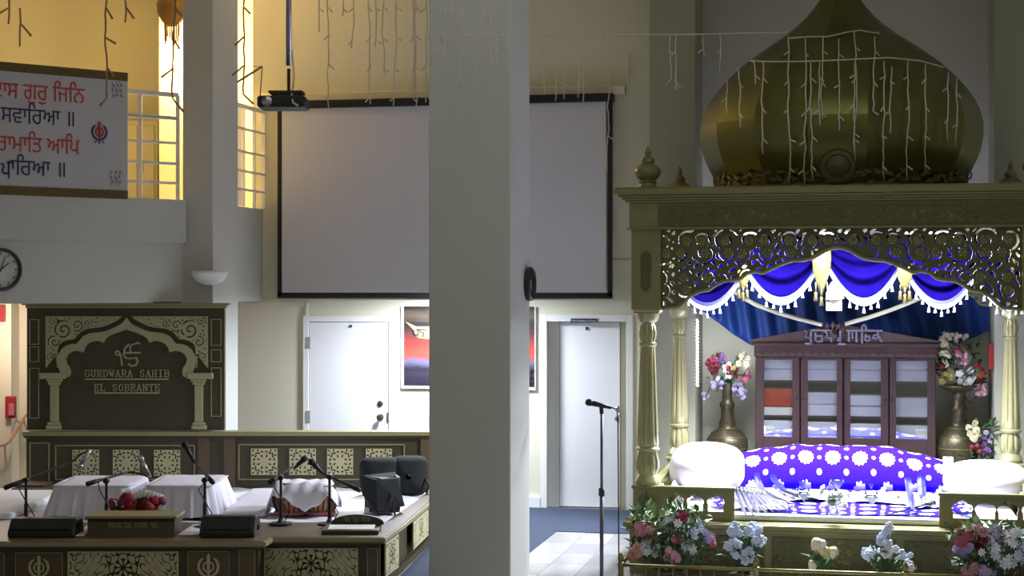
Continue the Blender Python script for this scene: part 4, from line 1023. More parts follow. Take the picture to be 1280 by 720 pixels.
MB().tube([(q1.x - .02, 16.35, q1.z - .22), (q1.x + .02, 16.3, q1.z - .28), (q1.x - .01, 16.3, q1.z - .36)], .012).build('handle', 'black_plastic', r, FC)
q0, q1 = pc(453, 645, 14.9), pc(497, 597, 14.9)
r = thing('covered_box', 'black cloth-covered box with a slanted front standing before the soft case', 'box', ((q0.x + q1.x) / 2, 15, .38), FC)
xb0 = pc(475, 0, 14.9).x
MB().extr([(q0.x, 15.05, .4), (xb0, 14.85, .4), (q1.x + .02, 14.98, .4), (q1.x - .04, 15.25, .4)], (0, 0, q1.z - .4)).build('box', 'black_plastic', r, FC, bevel=.012)
cv = MB(); zt2 = q1.z
cv.add([(q0.x - .01, 15.05, zt2), (xb0 - .03, 14.84, zt2 - .02), (q1.x - .02, 14.96, zt2 + .005), (q1.x - .05, 15.26, zt2 + .01), (xb0 - .02, 14.83, .42), (q1.x + .06, 14.95, .46), (q0.x - .012, 15.04, .55), (q1.x - .03, 15.27, .5)],
       [(0, 1, 2, 3), (1, 4, 5, 2), (0, 6, 4, 1), (2, 5, 7, 3)])
cv.build('cover', 'black_cloth', r, FC, solid=.01, bevel=.01)
MB().box((pc(454, 0, 14.9).x, 14.98, .385), (pc(472, 0, 14.9).x, 15.2, .44)).build('tray', 'fold_white', r, FC, bevel=.006)
MB().tube([pc(489, 617, 14.8), pc(486, 628, 14.8), pc(484, 640, 14.8)], [.02, .025, .012], 8).tube([pc(489, 618, 14.8), pc(494, 645, 14.85)], .01).build('bracket', 'black_plastic', r, FC)

# desk sign
q0, q1 = pc(402, 665, 13.65), pc(478, 665, 13.65)
r = thing('desk_sign', 'dark wooden desk sign with oval back and white card on the stage corner', 'sign', ((q0.x + q1.x) / 2, 13.8, ZC), FC)
xm = (q0.x + q1.x) / 2
MB().box((q0.x, 13.62, ZC), (q1.x - .03, 14.0, ZC + .035)).build('base', 'wood_dark', r, FC, bevel=.008)
MB().extr([(q0.x + .05, 13.66, ZC + .036), (q1.x - .07, 13.66, ZC + .036), (q1.x - .07, 13.82, ZC + .05), (q0.x + .05, 13.82, ZC + .05)], (0, 0, .004)).build('card', 'paper_white', r, FC)
ov = MB(); ov.extr([(xm + .02 + .215 * math.cos(a) * 1.02, 13.9, ZC + .05 + (.075 if math.sin(a) > 0 else .03) * math.sin(a)) for a in [2 * math.pi * k / 32 for k in range(32)]], (0, .03, 0))
ob = ov.build('oval_back', 'wood_dark', r, FC)
marks(xm + .03, ZC + .06, .24, .04, lambda x, y, t: (x, 13.899 - t, y), 8).build('lettering', 'wood_trim', ob, FC)

# ================================================================== the canopied throne (frame FW)
XC, HX = -.215, 1.595
YF, YB = 14.3, 16.8
ZPD = .44
def pgw(u, v, z): return FC @ pg(u, v, z)
def zf(v, Y=14.12): return wz(806, v, Y)

PL = thing('canopy', 'carved dull-gold canopy with fretwork arch, four fluted posts and a brass dome', 'canopy', (XC, 15.5, 0), FW)
# podium
pb = MB(); px0_, px1_ = wx(787, 14.05), XC * 2 - wx(787, 14.05)
pb.box((px0_, 14.05, 0), (px1_, 17.0, .37))
pod = pb.build('podium', 'palki_gold', PL)
led = MB(); led.box((px0_ - .05, 13.98, .40), (px1_ + .05, 17.05, ZPD)); led.box((px0_ - .025, 14.01, .37), (px1_ + .025, 17.02, .40)); led.build('ledge', 'palki_gold', pod, bevel=.008)
n_ = 3
for k in range(n_):
    a = px0_ + .12 + k * (px1_ - px0_ - .24) / n_; b = a + (px1_ - px0_ - .24) / n_ - .06
    q = MB(); carved(q, lambda X, Z: jali_floral(X, Z, a, b, .05, .34, .12), a, b, .05, .34, .009, .014, lambda x, z, t: (x, 14.05 - t, z)); q.build('carved_panel', 'palki_carved', pod)
# posts
prof = [(0, .105), (.02, .112), (.04, .1), (.06, .082), (.075, .088), (.1, .102), (.14, .1), (.18, .084), (.193, .08), (.2, .098), (.212, .102), (.222, .086), (.235, .094), (.3, .092), (.8, .064), (.806, .074), (.82, .076), (.826, .06), (.85, .072), (.88, .077), (.915, .068), (.935, .054), (.945, .08), (.96, .094), (1.0, .1)]
dz, z0p = 2.195 - .72, .72
pr = []
for (f0, r0), (f1, r1) in zip(prof[:-1], prof[1:]):
    m_ = 5 if f1 - f0 > .1 else 1
    for q in range(m_): pr.append((r0 + (r1 - r0) * q / m_, (f0 + (f1 - f0) * q / m_) * dz))
pr.append((.1, dz))
def flute(t, h):
    f = h / dz
    if .075 < f < .19 or .235 < f < .8 or .84 < f < .92: return 1 - .17 * abs(math.cos(5 * t)) ** 8
    return 1
posts = []
for (x, y) in ((XC - HX, YF), (XC + HX, YF), (XC - HX, YB), (XC + HX, YB)):
    p = MB().lathe(pr, (x, y, z0p), 80, None, flute).build('post', 'post_gold', PL, smooth=True, auto=35)
    MB().box((x - .11, y - .11, ZPD), (x + .11, y + .11, z0p - .02)).box((x - .125, y - .125, z0p - .025), (x + .125, y + .125, z0p)).box((x - .125, y - .125, ZPD), (x + .125, y + .125, ZPD + .04)).build('pedestal', 'palki_gold', p, bevel=.006)
    q = MB(); carved(q, lambda X, Z: khanda(X, Z, x, .59, .085), x - .09, x + .09, .5, .68, .004, .008, lambda xx, z, t: (xx, y - .11 - t, z)); q.build('emblem', 'palki_carved', p)
    zb_ = 2.195; MB().box((x - .115, y - .115, zb_), (x + .115, y + .115, zb_ + .07)).build('capital', 'post_gold', p, bevel=.008)
# corner blocks, beams, frieze, cornice
ZB = 2.265; ZT = zf(253); XL_, XR_ = XC - HX - .14, XC + HX + .14; YFb, YBb = YF - .14, YB + .14
for (x, y) in ((XC - HX, YF), (XC + HX, YF), (XC - HX, YB), (XC + HX, YB)):
    blk = MB().box((x - .125, y - .125, ZB - .05), (x + .125, y + .125, ZT)).box((x - .11, y - .11, ZB - .08), (x + .11, y + .11, ZB - .05)).build('corner_block', 'palki_gold', PL, bevel=.006)
    zz = zf(340)
    q = MB(); prf = [(0, -.17), (.02, -.15), (.045, -.12), (.04, -.1), (.045, .1), (.04, .12), (.045, .14), (.02, .16), (0, .185)]
    q.extr([(x - a, y - .125, zz + b) for a, b in prf] + [(x + a, y - .125, zz + b) for a, b in prf[::-1][1:-1]], (0, -.012, 0)); q.extr([(x - .02, y - .137, zz - .1), (x + .02, y - .137, zz - .1), (x + .02, y - .137, zz + .1), (x - .02, y - .137, zz + .1)], (0, -.006, 0)); q.build('medallion', 'palki_carved', blk)
z281, z256, z287 = zf(282), zf(257), zf(284.5)
bm = MB()
for (a, b) in (((XL_, YFb, z281 - .03), (XR_, YFb + .16, ZT)), ((XL_, YBb - .16, z281 - .03), (XR_, YBb, ZT)), ((XL_, YFb + .16, z281 - .03), (XL_ + .16, YBb - .16, ZT)), ((XR_ - .16, YFb + .16, z281 - .03), (XR_, YBb - .16, ZT))): bm.box(a, b)
bmo = bm.build('beam', 'palki_gold', PL, bevel=.004)
MB().box((XL_ - .02, YFb - .02, zf(286.5)), (XR_ + .02, YBb + .02, zf(285))).build('string_moulding', 'palki_gold', PL)
q = MB(); fx0, fx1 = XC - HX + .11, XC + HX - .11
carved(q, lambda X, Z: jali_floral(X, Z, fx0, fx1, z281, z256, .1), fx0, fx1, z281, z256, .008, .012, lambda x, z, t: (x, YFb - t, z)); q.build('frieze', 'palki_carved', bmo)
co = MB(); 
for (d, v0, v1) in ((.03, 253, 250), (.055, 250, 247), (.085, 247, 243.5), (.115, 243.5, 236), (.1, 236, 234.5)): co.box((XL_ - d, YFb - d, zf(v0)), (XR_ + d, YBb + d, zf(v1)))
cor = co.build('cornice', 'palki_gold', PL, bevel=.006); ZR = zf(234.5)
cl = MB().box((XL_ + .1, YFb + .1, z281), (XR_ - .1, YBb - .1, z281 + .04)).build('ceiling_panel', 'satin_blue', PL)
# fretwork valances
half = [(0, 312), (8, 313), (16, 316), (22, 320), (32, 325), (44, 327.5), (56, 328), (66, 331), (80, 337), (92, 343), (102, 341), (112, 343.5), (120, 350), (130, 352), (142, 353), (152, 358), (160, 364), (172, 366), (184, 372), (194, 382), (200, 386)]
pxm = 14.2 / F * .985
prof_h = [(d * pxm, zf(v)) for d, v in half]
zlo = zf(388)
def fret_fn(hw, strip, prof_):
    rr = random.Random(4); cs = []
    k = 0
    for xx in np.arange(-hw + .02, hw, .175):
        for row in range(4):
            z = zf(301) - row * .155 + (.05 if k % 2 else 0); cs.append((xx + .03 * math.sin(k * 2.1), z, .088 + .018 * math.sin(k * 1.7), 1 if (k + row) % 2 else -1, k * .9)); k += 1
    def fn(X, Z):
        lo = np.interp(np.abs(X), [p[0] for p in prof_], [p[1] for p in prof_])
        reg = np.maximum(rect(X, Z, -hw, hw, zlo, z287), lo - Z)
        sol = 1e3 * np.ones_like(X); inside = 1e3 * np.ones_like(X)
        for (cx, cz, r, sg, ph) in cs:
            m_ = (np.abs(X - cx) < r * 1.3) & (np.abs(Z - cz) < r * 1.3)
            if not m_.any(): continue
            c_ = circ(X, Z, cx, cz, r); sol = np.where(m_, np.minimum(sol, np.minimum(scroll(X, Z, cx, cz, r, sg, ph, 1, .62, .36), circ(X, Z, cx, cz, r * .34))), sol); inside = np.where(m_, np.minimum(inside, c_), inside)
        a = np.sin(X * 46 + 1.3 * np.sin(Z * 38)) * np.sin(Z * 44 + 1.1 * np.sin(X * 31))
        body = np.where(inside < 0, sol, (.42 - np.abs(a)) * -.02)
        body = np.where((inside < 0), body, np.where(np.abs(a) > .62, .01, -.008))
        f = np.maximum(reg, body)
        f = np.minimum(f, np.maximum(reg, -(reg + .02)))
        if strip is not None:
            for g in (-1, 1): f = np.minimum(f, np.maximum(reg, rect(X, Z, *sorted((g * strip, g * (strip + .03))), zlo, z287)))
        return f
    return fn
hw = HX - .12
prof_f = [(0, prof_h[0][1])] + prof_h[1:] + [(hw - .17, zf(384)), (hw - .125, zf(386)), (hw, zf(387))]
prof_f = sorted(set(prof_f))
q = MB(); carved(q, lambda X, Z, f=fret_fn(hw, hw - .155, prof_f): f(X, Z), -hw, hw, zlo, z287, .0072, .028, lambda x, z, t: (XC + x, YF - .06 - t, z)); fw = q.build('fretwork', 'palki_carved', PL)
rs = MB(); kk = 0                         # raised rosettes on the fretwork
for xx in np.arange(-hw + .02, hw, .175):
    for row in range(4):
        z = zf(301) - row * .155 + (.05 if kk % 2 else 0); x = xx + .03 * math.sin(kk * 2.1); kk += 1
        if z - .05 < np.interp(abs(x), [p[0] for p in prof_f], [p[1] for p in prof_f]) + .03 or abs(x) > hw - .04: continue
        c = Vector((XC + x, YF - .088, z))
        for q_ in range(6): a = q_ * math.pi / 3; rs.ball(c + Vector((.026 * math.cos(a), 0, .026 * math.sin(a))), .017, 6, 4, (1, .6, 1))
        rs.ball(c + Vector((0, -.008, 0)), .014, 6, 4)
rs.build('rosettes', 'palki_gold', fw, smooth=True)
# raised moulding along the arch edge
pts = [(XC + g * p[0], YF - .085, p[1] + .012) for g in (-1,) for p in prof_f[::-1]] + [(XC + p[0], YF - .085, p[1] + .012) for p in prof_f[1:]]
MB().tube(pts, .019, 6).build('arch_moulding', 'palki_gold', fw, smooth=True)
hs = (YB - YF) / 2 - .13
ps = [(p[0] * hs / hw, p[1]) for p in prof_f]
for x in (XC - HX + .03, XC + HX - .03):
    q = MB(); carved(q, lambda X, Z, f=fret_fn(hs, None, ps): f(X, Z), -hs, hs, zlo, z287, .011, .028, lambda y, z, t: (x - t, (YF + YB) / 2 + y, z)); q.build('fretwork', 'palki_carved', PL)
q = MB(); carved(q, lambda X, Z, f=fret_fn(hw, None, prof_f): f(X, Z), -hw, hw, zlo, z287, .012, .028, lambda x, z, t: (XC + x, YB + .08 - t, z)); q.build('fretwork', 'palki_carved', PL)
# finials
fp = [(.075, 0), (.085, .015), (.07, .035), (.072, .05), (.08, .055), (.065, .07), (.1, .1), (.118, .14), (.108, .175), (.07, .205), (.05, .215), (.062, .235), (.058, .255), (.03, .28), (.022, .29), (.03, .305), (.026, .33), (.008, .365), (.002, .375)]
for (x, y, sc_) in ((XC - HX, YF, 1), (XC + HX, YF, 1), (XC - HX, YB, 1), (XC + HX, YB, 1)):
    MB().lathe([(r * sc_, h) for r, h in fp], (x, y, ZR), 28, None, lambda t, h: 1 - (.06 * abs(math.cos(6 * t)) ** 4 if .08 < h < .2 else 0)).build('finial', 'palki_gold', PL, smooth=True, auto=50)
# dome
dcx, dcy = XC, 15.55
def ru(v): return None
kd = FC.inverted() @ Vector((dcx, dcy, 0)); td = kd.y; pm = td / F
dp = [(255, 138), (242, 146), (232, 152), (218, 160), (205, 166.5), (190, 172), (175, 174.5), (160, 174.5), (145, 171), (130, 164), (115, 153), (100, 140), (85, 124), (70, 105), (58, 88), (46, 70), (34, 55), (22, 42), (10, 32), (0, 25), (-12, 19), (-30, 12), (-50, 7), (-70, 4)]
pd = [(r * pm, H + (360 - v) * pm) for v, r in dp]
zd0 = pd[0][1]
dm = MB().lathe([(r, z) for r, z in pd], (dcx, dcy, 0), 16).build('dome', 'dome_brass', PL, smooth=True, auto=12)
MB().lathe([(.09, 0), (.12, .03), (.06, .06), (.05, .1), (.08, .16), (.03, .22), (.01, .34)], (dcx, dcy, pd[-1][1] - .05), 16).build('finial', 'dome_brass', dm, smooth=True)
MB().lathe([(pd[0][0] + .06, 0), (pd[0][0] + .08, .03), (pd[0][0] + .05, .06)], (dcx, dcy, ZR), 48).build('base_ring', 'palki_gold', dm)
lf = MB(); rr_ = random.Random(11)
for k in range(260):
    a = 2 * math.pi * k / 260; z = rr_.uniform(H + (360 - 243) * pm, H + (360 - 222) * pm); v = 360 - (z - H) / pm
    r_ = np.interp(v, [p[0] for p in dp[::-1]], [p[1] for p in dp[::-1]]) * pm + .006
    c = Vector((dcx + r_ * math.cos(a), dcy + r_ * math.sin(a), z)); n = Vector((math.cos(a), math.sin(a), -.3)); t = Vector((-math.sin(a), math.cos(a), 0))
    th = rr_.uniform(-.7, .7); u_ = (t * math.cos(th) + Vector((0, 0, 1)) * math.sin(th)); w_ = n.cross(u_).normalized()
    lf.add([c - u_ * .045, c + w_ * .022 + n * .004, c + u_ * .045, c - w_ * .022 + n * .004], [(0, 1, 2, 3)])
lf.build('leaf_garland', 'palki_carved', dm, solid=.006)
mdv = 219; zm = H + (360 - mdv) * pm; rm = 161 * pm; MB().lathe([(.14, 0), (.145, .02), (.11, .03), (.1, .015), (.075, .03), (.04, .045), (.01, .05)], (dcx, dcy - rm + .01, zm), 24, (0, -1, -.3)).build('medallion', 'palki_carved', dm, smooth=True, auto=40)
# side rails of the podium with cusped openings
def rail(x0, x1, centres, z0, z1, zo0, zo1, ow):
    def fn(X, Z):
        f = rect(X, Z, x0, x1, z0, z1)
        for c in centres:
            h_ = zo1 - zo0; body = rect(X, Z, c - ow * .44, c + ow * .44, zo0, zo0 + h_ * .42)
            lob = np.minimum(circ(X, Z, c - ow * .27, zo0 + h_ * .52, ow * .23), circ(X, Z, c + ow * .27, zo0 + h_ * .52, ow * .23))
            lob = np.minimum(lob, circ(X, Z, c, zo0 + h_ * .62, ow * .3)); tip = np.maximum(np.abs(X - c) - (zo1 - Z) * .55, -(Z - zo0 - h_ * .6))
            f = np.maximum(f, -np.minimum(np.minimum(body, lob), tip))
        return f
    q = MB(); carved(q, fn, x0, x1, z0, z1, .006, .035, lambda x, z, t: (x, 14.2 - t, z)); r_ = q.build('side_rail', 'palki_gold', PL)
    MB().box((x0 - .01, 14.14, z1), (x1 + .01, 14.22, z1 + .025)).build('rail_cap', 'palki_gold', r_, bevel=.004)
zr0, zr1, zo0, zo1 = ZPD, wz(870, 612, 14.17), wz(870, 639, 14.17), wz(870, 616, 14.17)
rail(wx(822, 14.17), wx(918, 14.17), [wx(844.5, 14.17), wx(869, 14.17), wx(894.5, 14.17)], zr0, zr1, zo0, zo1, .145)
rail(wx(1174, 14.17), wx(1174, 14.17) + .82, [wx(1203, 14.17), wx(1232, 14.17), wx(1260, 14.17), wx(1260, 14.17) + .19], zr0, zr1, zo0, zo1, .165)
for x in (XC - HX, XC + HX):               # long side rails
    MB().box((x - .03, YF + .1, ZPD), (x + .03, YB - .1, .56)).box((x - .04, YF + .1, .66), (x + .04, YB - .1, .70)).build('side_rail', 'palki_gold', PL, bevel=.005)
# lamps under the canopy ceiling
for k, x in enumerate((-1.0, -.2, .6)):
    lm = MB().box((XC + x * 1.0 + .2 - .25, 15.2, z281 - .03), (XC + x + .2 + .25, 15.7, z281)).build('lamp', 'white_paint', PL, bevel=.006)
    MB().box((XC + x + .2 - .22, 15.23, z281 - .036), (XC + x + .2 + .22, 15.67, z281 - .03)).build('diffuser', 'lamp_white', lm)

# -------------------------------------------------- hangings
def swag(label, u0, u1, vt, vb, Y, group='blue swags under the canopy'):
    x0, x1 = wx(u0, Y), wx(u1, Y); zt_ = wz((u0 + u1) / 2, vt, Y); zb_ = wz((u0 + u1) / 2, vb, Y); ze = wz((u0 + u1) / 2, vt + (vb - vt) * .45, Y)
    r = thing('swag', label, 'swag', ((x0 + x1) / 2, Y, zb_), FW, group)
    def pt(a, b, dy=0.0, ext=0.0):
        s = 4 * a * (1 - a); e0 = zt_ - (zt_ - ze) * b; z = e0 - (ze - zb_) * s * (b ** 1.2) * 1.0 - ext
        inset = .5 + (a - .5) * (1 - .10 * (1 - b))
        return (x0 + (x1 - x0) * inset, Y - .03 - .035 * math.sin(b * 7 * math.pi) * (.4 + .6 * s) - .05 * s * b + dy, z)
    MB().grid(lambda a, b: pt(a, b), 28, 40).build('cloth', 'satin_blue', r, smooth=True, solid=.004)
    N = 28
    MB().strip([Vector(pt(k / N, 1, -.03, -.03)) for k in range(N + 1)], [Vector(pt(k / N, 1, -.035, .012)) for k in range(N + 1)], (0, -.004, 0)).build('border', 'satin_navy', r)
    fr = MB(); fr.strip([Vector(pt(k / N, 1, -.036, .008)) for k in range(N + 1)], [Vector(pt(k / N, 1, -.036, .045)) for k in range(N + 1)], (0, -.006, 0)); fr.build('fringe', 'fringe_white', r)
    for k in range(1, 10):
        p = Vector(pt(k / 10, 1, -.038, .04)); L = .05 + .025 * (k % 2)
        MB().tube([p, p + Vector((0, 0, -L * .4))], .004, 5).lathe([(.005, 0), (.012, -.01), (.009, -.02), (.018, -L * .6)], p + Vector((0, 0, -L * .4)), 8).build('tassel', 'fringe_white', r, smooth=True)
    return r
SY = 16.1
MB().grid(lambda a, b: (XC - HX + .05 + (2 * HX - .1) * a, 16.2 + .03 * math.sin(a * 90), z281 - .002 - (.32) * b), 120, 4).build('valance_lining', 'satin_blue', PL, smooth=True, solid=.004)
swag('blue satin swag with white fringe, leftmost, beside the back left post', 846, 925, 322, 382, SY)
swag('blue satin swag with white fringe just left of the gold centre pendant', 932, 1022, 300, 375, SY)
swag('blue satin swag with white fringe between the two gold pendants', 1036, 1124, 300, 376, SY)
swag('blue satin swag with white fringe right of the right gold pendant', 1137, 1216, 320, 380, SY)
swag('blue satin swag with white fringe at the right edge of the canopy', 1222, 1300, 322, 382, SY)
def pendant(label, u, v0, v1, Y, w):
    x = wx(u, Y); zt_, zb_ = wz(u, v0, Y), wz(u, v1, Y); h = zt_ - zb_
    r = thing('pendant', label, 'pendant', (x, Y, zb_), FW, 'gold cloth pendants between the swags')
    MB().lathe([(w, h), (w * 1.05, h * .8), (w * .95, h * .55), (w * .5, h * .3), (.01, h * .02)], (x, Y, zb_), 14, None, lambda t, hh: 1 - .12 * abs(math.cos(3 * t))).build('cone', 'gold_cloth', r, smooth=True)
    for k in (-1, 0, 1):
        p = Vector((x + k * w * .55, Y - w * .5, zb_ + h * (.12 if k else 0.02)))
        MB().tube([p + Vector((0, 0, h * .2)), p], .005, 5).lathe([(.006, 0), (.016, -.012), (.012, -.025), (.022, -.085)], p, 8).build('tassel', 'gold_cloth', r, smooth=True)
pendant('gold cloth pendant with tassels at the middle of the canopy arch', 1027, 312, 372, 15.95, .095)
pendant('gold cloth pendant with tassels under the right half of the canopy', 1131, 330, 368, 15.95, .075)
pendant('gold cloth pendant with tassels under the left half of the canopy', 929, 332, 366, 15.95, .07)
q0, q1 = pw(1033, 388, 15.9), pw(1052, 352, 15.9)
r = thing('hanging_fringe', 'white beaded hanging ornament with a cream fringe beside the centre pendant', 'ornament', ((q0.x + q1.x) / 2, 15.9, q0.z), FW)
zm = q0.z + (q1.z - q0.z) * .38
MB().lathe([(.02, q1.z - zm), (.05, (q1.z - zm) * .7), (.07, (q1.z - zm) * .3), (.078, 0)], ((q0.x + q1.x) / 2, 15.9, zm), 12).build('beaded_cone', 'fringe_white', r, smooth=True)
fr = MB()
for k in range(14): xk = q0.x + (q1.x - q0.x) * (k + .5) / 14; fr.tube([(xk, 15.9, zm), (xk, 15.9, q0.z)], .0055, 5)
fr.build('fringe', 'cord_cream', r)
def cord(label, pts, Y, rad=.021):
    P = []
    for k in range(25):
        s = k / 24; i = min(int(s * (len(pts) - 1)), len(pts) - 2); f = s * (len(pts) - 1) - i
        P.append(pw(pts[i][0] + (pts[i + 1][0] - pts[i][0]) * f, pts[i][1] + (pts[i + 1][1] - pts[i][1]) * f, Y))
    tag(MB().tube(P, rad, 8).build('cord', 'cord_cream', None, FW, P[0], smooth=True), label, 'cord', 'thick cream cords behind the canopy')
cord('thick cream cord sagging from the left down to the carved cabinet crest', [(905, 346), (922, 368), (945, 381), (972, 391), (1000, 399), (1028, 406)], 16.95)
cord('thick cream cord rising from the carved cabinet crest to the right', [(1056, 405), (1085, 397), (1112, 388), (1140, 377), (1165, 366), (1190, 351)], 16.95)
# blue drape on the wall of the bay
dYw = 17.86; dx0, dx1 = wx(868, dYw), wx(1245, dYw); dzt = wz(1050, 285, dYw)
lowp = [(868, 384), (880, 390), (900, 405), (920, 420), (938, 431), (955, 434), (1050, 432), (1160, 433), (1178, 432), (1200, 428), (1222, 420), (1236, 413), (1246, 404)]
lw = [(wx(u, dYw), wz(u, v, dYw)) for u, v in lowp]
def dr(a, b):
    x = dx0 + (dx1 - dx0) * a; zl = np.interp(x, [p[0] for p in lw], [p[1] for p in lw])
    return (x, dYw + .035 * math.sin(a * 95 + 1.5 * math.sin(b * 4)) * (.4 + .6 * b) + .01 * math.sin(a * 31), dzt + (zl - dzt) * b)
tag(MB().grid(dr, 150, 16).build('wall_drape', 'drape_blue', None, FW, ((dx0 + dx1) / 2, dYw, dzt), smooth=True, solid=.006), 'dark blue pleated drape on the wall behind the canopy, sweeping down to the cabinet', 'drape')

# -------------------------------------------------- cabinet
CY = 17.35
def cw(u, v, Y=CY): return pw(u, v, Y)
c0, c1 = cw(944, 0).x, cw(1170, 0).x; zT = cw(1057, 431).z; cm_ = (c0 + c1) / 2
CB = thing('cabinet', 'brown wooden glass-fronted cabinet with carved pediment behind the throne', 'cabinet', (cm_, CY + .2, 0), FW)
bd = MB(); D = .48
bd.box((c0, CY, 0), (c0 + .03, CY + D, zT)); bd.box((c1 - .03, CY, 0), (c1, CY + D, zT)); bd.box((c0, CY + D - .02, 0), (c1, CY + D, zT)); bd.box((c0, CY, zT - .04), (c1, CY + D, zT)); bd.box((c0, CY, 0), (c1, CY + D, .62)); bd.box((cm_ - .015, CY + .03, .6), (cm_ + .015, CY + D, zT))
bd.build('body', 'cabinet_wood', CB, bevel=.004)
zs1, zs2 = cw(1057, 477).z, cw(1057, 521).z
for z in (zs1, zs2): MB().box((c0 + .03, CY + .05, z - .018), (c1 - .03, CY + D - .02, z)).build('shelf', 'cabinet_wood', CB)
zfz = cw(1057, 447).z
MB().box((c0 - .01, CY - .03, zfz), (c1 + .01, CY, zT)).build('frieze', 'cabinet_wood', CB, bevel=.004)
scp = MB(); ns = 22
for k in range(ns):
    x = c0 + (c1 - c0) * (k + .5) / ns; scp.extr([(x + .036 * math.cos(a), CY - .03, zfz + .018 + .03 * math.sin(a)) for a in [math.pi * j / 8 for j in range(9)]], (0, -.012, 0))
scp.build('scallops', 'cabinet_frieze', CB)
MB().box((c0 - .04, CY - .06, zT - .012), (c1 + .04, CY + D, zT + .02)).build('cornice', 'cabinet_wood', CB, bevel=.006)
zap = cw(1045, 405).z
MB().extr([(c0 - .05, CY - .03, zT + .02), (c1 + .05, CY - .03, zT + .02), (c1 + .05, CY - .03, zT + .045), (cm_ - .06, CY - .03, zap), (c0 - .05, CY - .03, zT + .045)], (0, .06, 0)).build('pediment', 'cabinet_frieze', CB, bevel=.004)
cxm = cw(1041, 0).x; cz = cw(1041, 415).z
cr = MB()
for k in range(7):
    a = math.pi * (.02 + k * .16); d = Vector((math.cos(a), 0, math.sin(a))); p = Vector((cxm, CY - .04, cz - .04))
    w_ = Vector((-d.z, 0, d.x)) * .035; L = .12 + .03 * math.sin(math.pi * k / 6)
    cr.extr([p, p + d * L * .6 + w_, p + d * L, p + d * L * .6 - w_], (0, -.025, 0))
for g in (-1, 1): cr.tube([(cxm + g * .03, CY - .05, cz - .05), (cxm + g * .1, CY - .05, cz - .02), (cxm + g * .12, CY - .05, cz + .04), (cxm + g * .08, CY - .05, cz + .05)], .014, 6)
cr.ball((cxm, CY - .05, cz - .03), .045, 10, 6)
cr.build('crest', 'cabinet_frieze', CB)
for i, (d0, d1, g0, g1, gb) in enumerate(((945, 999.5, 955, 990.5, 545), (1001, 1053, 1010, 1046, 546), (1056, 1110.5, 1063, 1101, 548), (1112, 1169, 1120, 1159, 549.5))):
    xa, xb, ga, gb_ = cw(d0, 0).x, cw(d1, 0).x, cw(g0, 0).x, cw(g1, 0).x; zg1, zg0 = cw(1057, 450.5).z, cw(1057, 547).z; zd0_, zd1_ = cw(1057, 562).z - .14, zfz - .004
    fr = MB(); y0, y1 = CY - .025, CY
    fr.box((xa, y0, zd0_), (ga, y1, zd1_)); fr.box((gb_, y0, zd0_), (xb, y1, zd1_)); fr.box((ga, y0, zg1), (gb_, y1, zd1_)); fr.box((ga, y0, zd0_), (gb_, y1, zg0))
    dr_ = fr.build('door', 'cabinet_wood', CB, bevel=.003)
    MB().box((ga - .005, CY - .015, zg0 - .005), (gb_ + .005, CY - .011, zg1 + .005)).build('pane', 'cabinet_glass', dr_)
    kx = xb - .025 if i % 2 == 0 else xa + .025
    MB().lathe([(.006, 0), (.006, .012), (.012, .018), (.008, .026)], (kx, CY - .025, (zg0 + zg1) / 2), 10, (0, -1, 0)).build('knob', 'black_plastic', dr_, smooth=True)
# pieced writing on the pediment
wx0, wx1 = cw(1006, 0).x, cw(1102, 0).x; wzb = cw(1050, 429).z - .0
u1 = kq2 = CY / F * .985
pl = lambda x, y, t: (cw(1006, 0).x + x, CY - .07 - t, cw(1050, 428.5).z + y)
sc2 = 180 / 1280 * kq2
def st2(mb, pts, w=15): stroke_flat(mb, [((p[0] - 330) * sc2, (345 - p[1]) * sc2) for p in pts], w * sc2, pl, .012)
lt = MB()
for p in ([(335, 240), (350, 250), (345, 275), (335, 290), (355, 300), (385, 300)], [(385, 235), (385, 345)], [(385, 235), (560, 235)], [(340, 352), (385, 352), (395, 335)],
          [(425, 260), (425, 320), (440, 335), (480, 330), (482, 285), (435, 285)], [(510, 250), (535, 262), (512, 290), (530, 300), (560, 300)], [(562, 235), (562, 335)]):
    st2(lt, p)
for p in ([(640, 290), (615, 320), (640, 330)], [(640, 240), (640, 340)], [(700, 235), (1000, 235)], [(715, 240), (715, 330)], [(745, 240), (745, 300)], [(780, 240), (780, 335)],
          [(828, 345), (828, 200), (845, 183), (862, 200), (862, 235)], [(860, 270), (855, 315), (875, 330), (895, 315), (890, 285), (862, 285)], [(965, 240), (965, 270), (930, 275), (920, 300), (950, 305), (975, 280), (985, 315), (1000, 330)], [(625, 355), (680, 355)]):
    st2(lt, p)
lt.build('lettering', 'letter_grey', CB)
